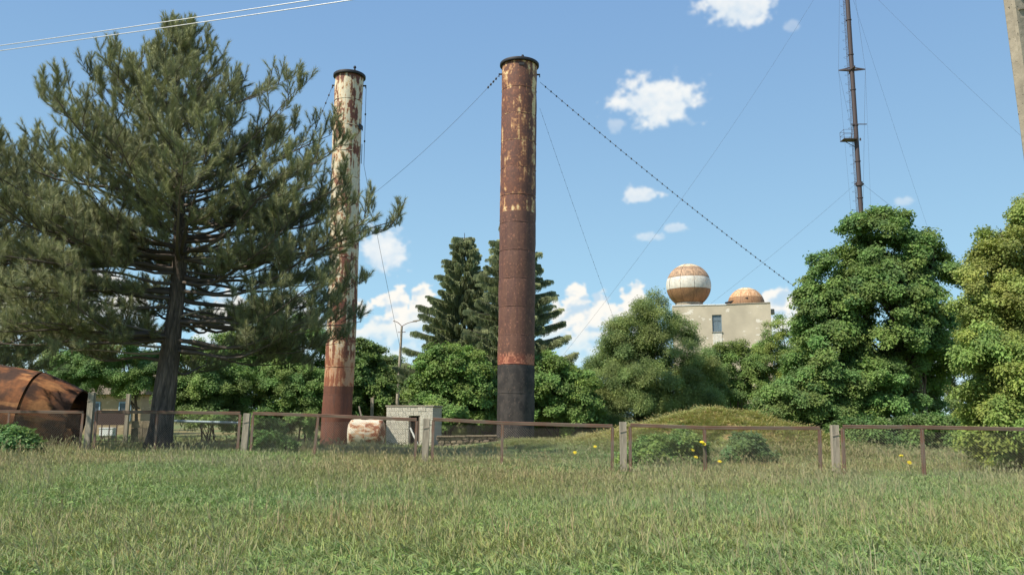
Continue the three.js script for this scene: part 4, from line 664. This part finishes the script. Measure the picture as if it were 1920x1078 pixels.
// ---------------------------------------------------------------- rusty cone-ended tank at the left
{
  const d = 33, c = at(142, 790, d), g = thing('rusty_tank', 'huge rusty cylindrical tank lying in the grass, cone end cut open', 'tank', [c.x, groundY(c.x, -d), -d]);
  const cy = c.y - g.position.y, rs = 1.62, re = 1.22, coneL = 1.55, drumL = 3.6;
  const lathe = (pts, seed, dent) => { const ge = new THREE.LatheGeometry(pts.map(([r, y]) => new THREE.Vector2(r, y)), 56), p = ge.attributes.position; for (let i = 0; i < p.count; i++) { const x = p.getX(i), y = p.getY(i), z = p.getZ(i), r = Math.hypot(x, z), a = Math.atan2(z, x), k = 1 + dent * (fbm((Math.cos(a) + 1) * 2, (Math.sin(a) + 1) * 2 + y * 0.8, 3, seed) - 0.5); p.setXYZ(i, x * k, y, z * k); } const u = ge.attributes.uv; for (let i = 0; i < u.count; i++) u.setXY(i, u.getX(i) * 10, p.getY(i)); ge.computeVertexNormals(); return ge; };
  const T = (ge) => { ge.rotateZ(-Math.PI / 2 - 0.17); ge.rotateY(0.19); ge.translate(0, cy, 0); return ge; };   // axis to the right, nose down
  const line = (a, b, n) => Array.from({ length: n + 1 }, (_, i) => [mix(a[0], b[0], i / n), mix(a[1], b[1], i / n)]);
  part('cone_shell', T(lathe(line([rs, -coneL], [re, 0], 14), 811, 0.05)), M.rust, g);
  part('cone_lining', T(lathe(line([rs - 0.03, -coneL], [re - 0.03, -0.005], 10), 811, 0.05)), M.rust, g);
  part('drum_shell', T(lathe(line([rs + 0.02, -coneL - drumL], [rs + 0.02, -coneL - 0.09], 16), 821, 0.04)), M.rust, g);
  part('seam_ring', T(lathe([[rs - 0.05, -coneL - 0.09], [rs - 0.05, -coneL + 0.01]], 811, 0.02)), M.rust, g);
  part('drum_end', T(lathe([[0.01, -coneL - drumL - 0.25], [rs * 0.7, -coneL - drumL - 0.15], [rs, -coneL - drumL]], 821, 0.02)), M.rust, g);
  part('inner_bulkhead', T(lathe([[0.02, -1.9], [rs - 0.15, -1.9]], 821, 0.02)), M.rust, g);
  part('cut_rim', T(lathe([[re - 0.035, 0.0], [re + 0.01, 0.004], [re + 0.012, -0.03]], 811, 0.05)), M.rust, g);
  const torn = new THREE.CylinderGeometry(re * 0.99, re * 0.96, 0.55, 14, 4, true, 0.2, 0.7), p = torn.attributes.position; for (let i = 0; i < p.count; i++) if (p.getY(i) > 0) p.setY(i, p.getY(i) * (0.4 + 0.9 * vnoise(i * 1.7, 3, 4))); torn.computeVertexNormals(); part('torn_plate', T(torn), M.rust, g);
}

// ---------------------------------------------------------------- fence
const fencePts = [[-160, 31.4], [172, 29.7], [463, 28.3], [800, 27], [1168, 25.7], [1565, 24.4], [2000, 23.1]];
{
  const g = thing('wire_fence', 'rusty steel-framed wire mesh fence on concrete posts crossing the whole view', 'fence', [0, 0, -27]);
  const L = (px, py, d) => { const p = at(px, py, d); p.z += 27; return p; };
  const gy = (p) => groundY(p.x, p.z - 27);
  const conc = [[-160, 31.4, 770, 0], [172, 29.7, 736, 0.035], [463, 28.3, 775, 0.04], [800, 27, 785, 0.035], [1168, 25.7, 791, 0], [1565, 24.4, 797, 0]];
  for (const [px, d, py, lean] of conc) { const t = L(px, py, d), b = t.clone(); b.x -= lean * 1.6; b.y = gy(b) - 0.3; b.z -= 0.02; part('concrete_post', flat(b, t, 0.2, 0.17), M.concrete, g); part('wire_tie', tube([V(t.x - 0.11, t.y - 0.3, t.z + 0.1), V(t.x + 0.11, t.y - 0.25, t.z + 0.1)], [0.008, 0.008], 5), M.wire, g); }
  const dAt = (px) => { for (let i = 1; i < fencePts.length; i++) if (px <= fencePts[i][0]) { const [a, da] = fencePts[i - 1], [b, db] = fencePts[i], t = (px - a) / (b - a); return 1 / mix(1 / da, 1 / db, t); } return 23; };
  const panels = [[-150, 772, 158, 773, 20, 772], [184, 772, 452, 775, 297, 773], [476, 775, 782, 787, 598, 779], [813, 786, 1148, 799, 942, 793], [1181, 797, 1535, 803, 1320, 802], [1578, 800, 1985, 806, 1726, 801]];
  panels.forEach(([xa, ya, xb, yb, xm, ym], k) => {
    const A = L(xa, ya, dAt(xa)), B = L(xb, yb, dAt(xb)), C = L(xm, ym, dAt(xm)); for (const p of [A, B, C]) p.z += 0.13;
    part('top_rail', flat(A, C, 0.095, 0.05), M.rail, g); part('top_rail', flat(C, B, 0.095, 0.05), M.rail, g);
    for (const [p, tilt] of [[A, 0.02], [B, 0.03], [C, k === 2 ? 0.09 : 0.02]]) {              // angle-iron uprights
      const q = p.clone(); q.y -= 0.04; const b = V(q.x - tilt * 1.5, gy(q) - 0.25, q.z); part('steel_post', merged([flat(b, q, 0.085, 0.02), flat(b.clone().add(V(-0.034, 0, -0.043)), q.clone().add(V(-0.034, 0, -0.043)), 0.016, 0.064)]), M.rail, g);
    }
    for (const [p, q] of [[A, C], [C, B]]) {                                                     // diamond wire mesh, wire by wire
      const lo = Math.max(gy(p), gy(q)) + 0.06, h = Math.min(p.y, q.y) - 0.07 - lo, len = Math.hypot(q.x - p.x, q.z - p.z), ux = (q.x - p.x) / len, uz = (q.z - p.z) / len, pos = [], nor = [], ix = [];
      const strand = (s0, y0, s1, y1) => { const n = pos.length / 3, r = 0.0028; for (const [s, y] of [[s0, y0], [s1, y1]]) for (const [o, zz] of [[-r, -r * 0.6], [r, -r * 0.6], [0, r]]) { pos.push(p.x + ux * s + o * ux, lo + y + o * 0.5, p.z + uz * s + zz); nor.push(o * 300, 0, zz * 300); } for (let i = 0; i < 3; i++) { const a = n + i, b = n + (i + 1) % 3; ix.push(a, b, a + 3, b, b + 3, a + 3); } };
      for (let s = -h; s < len; s += 0.075) for (const f of [1, -1]) { let s0 = s, y0 = f > 0 ? 0 : h, s1 = s + h, y1 = f > 0 ? h : 0; if (s0 < 0) { y0 += f * -s0; s0 = 0; } if (s1 > len) { y1 -= f * (s1 - len); s1 = len; } if (s1 > s0) strand(s0, y0, s1, y1); }
      const ge = new THREE.BufferGeometry(); ge.setAttribute('position', new THREE.Float32BufferAttribute(pos, 3)); ge.setAttribute('normal', new THREE.Float32BufferAttribute(nor, 3)); ge.setIndex(ix); part('wire_mesh', ge, M.wire, g);
    }
  });
}

// ---------------------------------------------------------------- left background: gate, posts, blue pipe rail, house
{
  const d = 50, P = (px, py) => { const p = at(px, py, d); return p; }, a = P(176, 773), b = P(236, 797), c = P(200, 828), g = thing('sheet_gate', 'brown sheet-topped gate with thin bars between posts behind the pine', 'gate', [a.x, groundY(a.x, -d), -d]);
  const Y = (py) => P(200, py).y - g.position.y, X = (px) => P(px, 780).x - a.x;
  M.brownSheet = std({ color: lin(0.07, 0.042, 0.034), roughness: 0.7 });
  part('sheet', box(X(236) - X(176), Y(771) - Y(797), 0.03, (X(236) + X(176)) / 2, (Y(771) + Y(797)) / 2, 0), M.brownSheet, g);
  for (let px = 178; px <= 236; px += 14) part('bar', flat(V(X(px), 0.02, 0.05), V(X(px), Y(797), 0.05), 0.05, 0.05), M.brownSheet, g);
  part('bottom_bar', flat(V(X(176), 0.12, 0.02), V(X(237), 0.12, 0.02), 0.05, 0.05), M.brownSheet, g);
  const post = thing('gate_post', 'pale concrete post at the right end of the sheet gate', 'post', [P(239, 780).x, groundY(P(239, 780).x, -d), -d + 0.1]);
  part('shaft', box(0.22, Y(735), 0.2, 0, Y(735) / 2 - 0.1, 0, 0.02), M.concrete, post); part('strap', box(0.26, 0.12, 0.24, 0, Y(774), 0), M.dark, post);
  const x1 = P(244, 780).x, x2 = P(288, 780).x, pw = thing('panel_fence', 'grey concrete panel fence between the gate post and the pine trunk', 'fence', [x1, groundY(x1, -d), -d - 0.2]);
  for (const [o, h, col] of [[0, 0.95, M.stone[2]], [0.95, 0.42, M.stone[1]]]) for (const s of [0, 1, 2]) part('panel', box((x2 - x1) / 2 - 0.02, h - 0.02, 0.12, (x2 - x1) / 4 + s * (x2 - x1) / 2, o + h / 2 - 0.05, 0, 0.01), col, pw);
  const pa = anchor(448, 37), pb = anchor(310, 38), bp = thing('blue_pipe_rail', 'pale blue pipe rail right of the pine trunk', 'railing', [pa.x, pa.y, pa.z]), hA = at(448, 793, 37).y - pa.y, hB = at(345, 789, 38).y - pa.y, rel = pb.clone().sub(pa);
  part('rail', tube([V(0, hA, 0), V(rel.x, hB, rel.z)], [0.055, 0.055], 8, true), M.bluePaint, bp); part('post', tube([V(0, -0.2, 0), V(0, hA + 0.05, 0)], [0.045, 0.045], 8, true), M.bluePaint, bp);
  const hd = 76, h0 = at(150, 780, hd), h1 = at(262, 780, hd), hw = h1.x - h0.x, hg = thing('beige_house', 'low beige house with a blue-framed window seen under the pine boughs', 'house', [(h0.x + h1.x) / 2, groundY(h0.x, -hd), -hd]);
  M.beige = std({ map: plasterTex, color: lin(0.78, 0.66, 0.52), roughness: 0.95 });
  part('wall', box(hw, 3.6, 6, 0, 1.7, -3), M.beige, hg);
  const roof = new THREE.ExtrudeGeometry(new THREE.Shape([new THREE.Vector2(-3.6, 0), new THREE.Vector2(3.6, 0), new THREE.Vector2(0, 2.1)]), { depth: hw + 0.8, bevelEnabled: false }); roof.rotateY(Math.PI / 2); roof.translate(-hw / 2 - 0.4, 3.52, -3); part('roof', roof, M.stone[2], hg);
  for (const px of [176, 234]) { const wx = at(px, 760, hd).x - hg.position.x, f = part('window', merged([box(0.1, 1.5, 0.1, wx - 0.5, 2.0, 0.06), box(0.1, 1.5, 0.1, wx + 0.5, 2.0, 0.06), box(1.1, 0.1, 0.1, wx, 2.8, 0.06), box(1.1, 0.1, 0.1, wx, 1.2, 0.06)]), M.winBlue, hg); part('pane', box(0.88, 1.48, 0.03, wx, 2.0, 0.03), M.houseGlass, f); }
  const wt = anchor(203, 60), wb = thing('white_crate', 'small white box standing on grass behind the sheet gate', 'box', [wt.x, wt.y, wt.z]); part('body', box(0.95, 0.5, 0.6, 0, 0.5, 0, 0.03), M.white, wb); part('lid', box(1.0, 0.08, 0.66, 0, 0.79, 0, 0.02), M.white, wb); part('foot', box(0.8, 0.26, 0.5, 0, 0.13, 0), M.concrete, wb);
  const lg = anchor(342, 32), log = thing('fallen_branch', 'dark fallen branch lying on the grass right of the pine trunk', 'branch', [lg.x, lg.y, lg.z]);
  part('wood', tube([V(-0.5, 0.05, 0), V(-0.1, 0.14, 0.02), V(0.3, 0.2, -0.05), V(0.62, 0.3, -0.1)], [0.05, 0.05, 0.04, 0.02], 7, true), M.twigBark, log); part('stub', tube([V(0.2, 0.18, 0), V(0.35, 0.36, 0.1)], [0.02, 0.008], 5), M.twigBark, log);
}
console.log('objects');

// ---------------------------------------------------------------- grass, flowers
function tuft(seed, n, h, w, spread, base, dry, heads) {
  const R = rng(seed), T = new Tris();
  for (let i = 0; i < n; i++) {
    const a = R() * 6.283, b = a + (R() - 0.5) * 1.5, r = spread * 0.35 * Math.sqrt(R()), H = h * (0.55 + 0.6 * R()), o = V(Math.cos(a) * r, -0.03, Math.sin(a) * r), lean = V(Math.cos(b), 0, Math.sin(b)).multiplyScalar(spread * (0.4 + 1.0 * R())), s = V(-Math.sin(b + 0.6), 0, Math.cos(b + 0.6)).multiplyScalar(w * (0.7 + 0.6 * R()) / 2);
    const m = o.clone().addScaledVector(lean, 0.35).add(V(0, H * 0.62, 0)), e = o.clone().add(lean).add(V(0, H * (0.85 + 0.2 * R()), 0)), c = mix3(base, dry, 0.85 * R() * R()).map((x) => x * (0.95 + 0.5 * R()));
    T.add(o.clone().add(s), o.clone().sub(s), m.clone().add(s), c); T.add(o.clone().sub(s), m.clone().sub(s), m.clone().add(s), c); T.add(m.clone().add(s), m.clone().sub(s), e, c);
    if (heads && i % 4 === 0) { const q = e.clone().add(V(lean.x * 0.12, 0.03, lean.z * 0.12)), hc = mix3(base, dry, 0.35 + 0.5 * R()); for (let k = 0; k < 3; k++) { const t = k * 2.1; T.add(e.clone().add(V(0, -0.03, 0)), q.clone().add(V(Math.cos(t) * 0.009, -0.02, Math.sin(t) * 0.009)), q.clone().add(V(lean.x * 0.1, 0.03, lean.z * 0.1)), hc); } }
  }
  return T.geo();
}
const G = [0.175, 0.24, 0.066], D = [0.36, 0.33, 0.165];
const tufts = [tuft(51, 20, 0.17, 0.011, 0.2, G, D, false), tuft(52, 13, 0.22, 0.01, 0.2, [0.18, 0.26, 0.075], D, true), tuft(53, 7, 0.4, 0.006, 0.18, [0.3, 0.29, 0.13], D, true), tuft(54, 18, 0.12, 0.013, 0.16, [0.175, 0.25, 0.062], D, false), sprig(55, 20, 0.16, 0.35, 0.12, 0.05, [0.11, 0.17, 0.05], -0.2, 0.6)];
const lawns = tufts.map(() => new Copies());
{
  const R = rng(99), n0 = 134000;
  for (let k = 0; k < n0; k++) {
    const onMound = k >= 118000, t = R(), dd = onMound ? 33 + 12 * t : k < 46000 ? 4 + 19 * Math.sqrt(t) : k < 84000 ? 21 + 13 * t : 33 + 34 * t * t, hw = dd * 0.66 + 3, x = onMound ? 9 + (R() * 2 - 1) * 9 : (R() * 2 - 1) * hw, z = -dd, byWall = x > -4.6 && x < -0.4 && dd > 40.5 && dd < 44.6, patch = fbm(x * 0.25 + 80, z * 0.25 + 20, 4, 121), mo = Math.exp(-(((x - 9) / 6.5) ** 2) - ((z + 39.5) / 5.2) ** 2);
    if (Math.hypot(x - 8.9, z + 34.6) < 0.9 + 1.2 * (patch - 0.3) && R() < 0.85) continue;                // a patch of bare earth on the mound
    const bareBand = fbm(x * 0.5 + 10, z * 0.5 + 90, 3, 127); if (dd > 34 && bareBand > 0.6 && R() < 0.5) continue;
    const e = R(); let kind = patch > 0.56 ? (e < 0.26 ? 1 : e < (dd > 20 ? 0.36 : 0.31) ? 2 : e < 0.65 ? 3 : 0) : (e < 0.5 ? 0 : e < 0.57 ? 1 : e < (fbm(x * 0.4 + 5, z * 0.4 + 5, 3, 131) > 0.54 ? 0.95 : 0.64) ? 4 : e < (dd > 20 && dd < 34 ? 0.78 : 0.745) ? 2 : 3);
    if (mo > 0.25) kind = e < 0.42 ? 3 : e < 0.74 ? 1 : e < 0.8 ? 2 : 0;
    if (dd > 36 && kind === 2 && e > 0.1) kind = 3;
    if (byWall) { if (dd > 43.6) continue; kind = 3; }
    const s = (0.7 + 0.65 * R()) * (dd > 34 ? 1.0 : 1) * (dd < 23 ? 0.92 : 1), wide = dd > 30 ? 1.7 : dd > 20 ? 1.3 : 1, v = 0.85 + 0.35 * R(), warm = (patch - 0.5) * 0.9 + (R() - 0.5) * 0.2;
    lawns[kind].add(V(x, groundY(x, z), z), qTo(V((R() - 0.5) * 0.3, 1, (R() - 0.5) * 0.3).normalize()).multiply(qYaw(R)), s * wide, s * (byWall ? 0.45 : mo > 0.25 || dd > 35 ? 0.5 + 0.4 * patch : 1), s * wide, [v * (1 + warm * 0.42 + 0.4 * smooth(0.2, 0.6, mo)), v * (1 + 0.16 * smooth(0.2, 0.6, mo)), v * (1 - warm * 0.2)]);
  }
}
[['meadow_grass', 'green meadow grass over the whole field', 'grass'], ['seeding_grass', 'pale grass with seed heads over the whole field', 'grass'], ['dry_stalks', 'tall straw-coloured dry grass stalks along the fence', 'grass'], ['short_grass', 'short turf on the mound and the field', 'grass'], ['ground_weeds', 'low broad-leaved weeds among the grass', 'weeds']].forEach(([n, l, c], i) => lawns[i].build(n, tufts[i], M.grass, scene, { label: l, category: c }));

M.yellow = std({ color: lin(0.8, 0.66, 0.04), roughness: 0.7 }); M.stemGreen = std({ color: lin(0.1, 0.15, 0.05), roughness: 0.8 });
const petals = (() => { const gs = []; for (let k = 0; k < 12; k++) { const a = k * 0.5236, T = new THREE.BufferGeometry(); const c = Math.cos(a), s = Math.sin(a); T.setAttribute('position', new THREE.Float32BufferAttribute([0, 0, 0, c * 0.04 - s * 0.014, 0.025, s * 0.04 + c * 0.014, c * 0.075, 0.02, s * 0.075, 0, 0, 0, c * 0.075, 0.02, s * 0.075, c * 0.04 + s * 0.014, 0.025, s * 0.04 - c * 0.014], 3)); T.computeVertexNormals(); gs.push(T); } const core = new THREE.SphereGeometry(0.025, 8, 6).toNonIndexed(); core.deleteAttribute('uv'); core.translate(0, 0.015, 0); gs.push(core); return mergeGeometries(gs); })();
[[1116, 838, 30, 'yellow flower left of the middle concrete post, the right one of two'], [1078, 849, 29, 'yellow flower left of the middle concrete post, the left one of two'], [1320, 833, 25.0, 'tall yellow flower in front of the steel post before the mound'], [1299, 844, 25.5, 'yellow flower among the mound shrub leaves, just left of the steel post'], [1305, 858, 25.2, 'low yellow flower left of the steel post before the mound'], [1350, 866, 25, 'yellow flower between the two shrubs of the mound'], [1691, 856, 24.4, 'yellow flower in the rightmost fence bay beside a steel post'], [1706, 868, 24.2, 'lower yellow flower in the rightmost fence bay']].forEach(([px, py, d, label], i) => {
  const h = at(px, py, d), y = groundY(h.x, -d), g = thing('yellow_flower', label, 'flower', [h.x, y, -d], 'yellow flowers along the fence'), H = h.y - y;
  part('stem', tube([V(0.04, -0.05, 0), V(0.02, H * 0.5, 0.02), V(0, H, 0)], [0.007, 0.006, 0.005], 5), M.stemGreen, g);
  const f = part('flower_head', petals, M.yellow, g); f.position.set(0, H, 0); f.rotation.set(0.7, i, 0.2);
  if (i === 2) { const f2 = part('flower_head', petals, M.yellow, g); f2.position.set(-0.06, H + 0.05, 0.02); f2.rotation.set(0.8, 2, -0.3); part('stem', tube([V(0.0, H * 0.6, 0), V(-0.06, H + 0.05, 0.02)], [0.005, 0.004], 5), M.stemGreen, g); }
});

renderer.render(scene, camera);
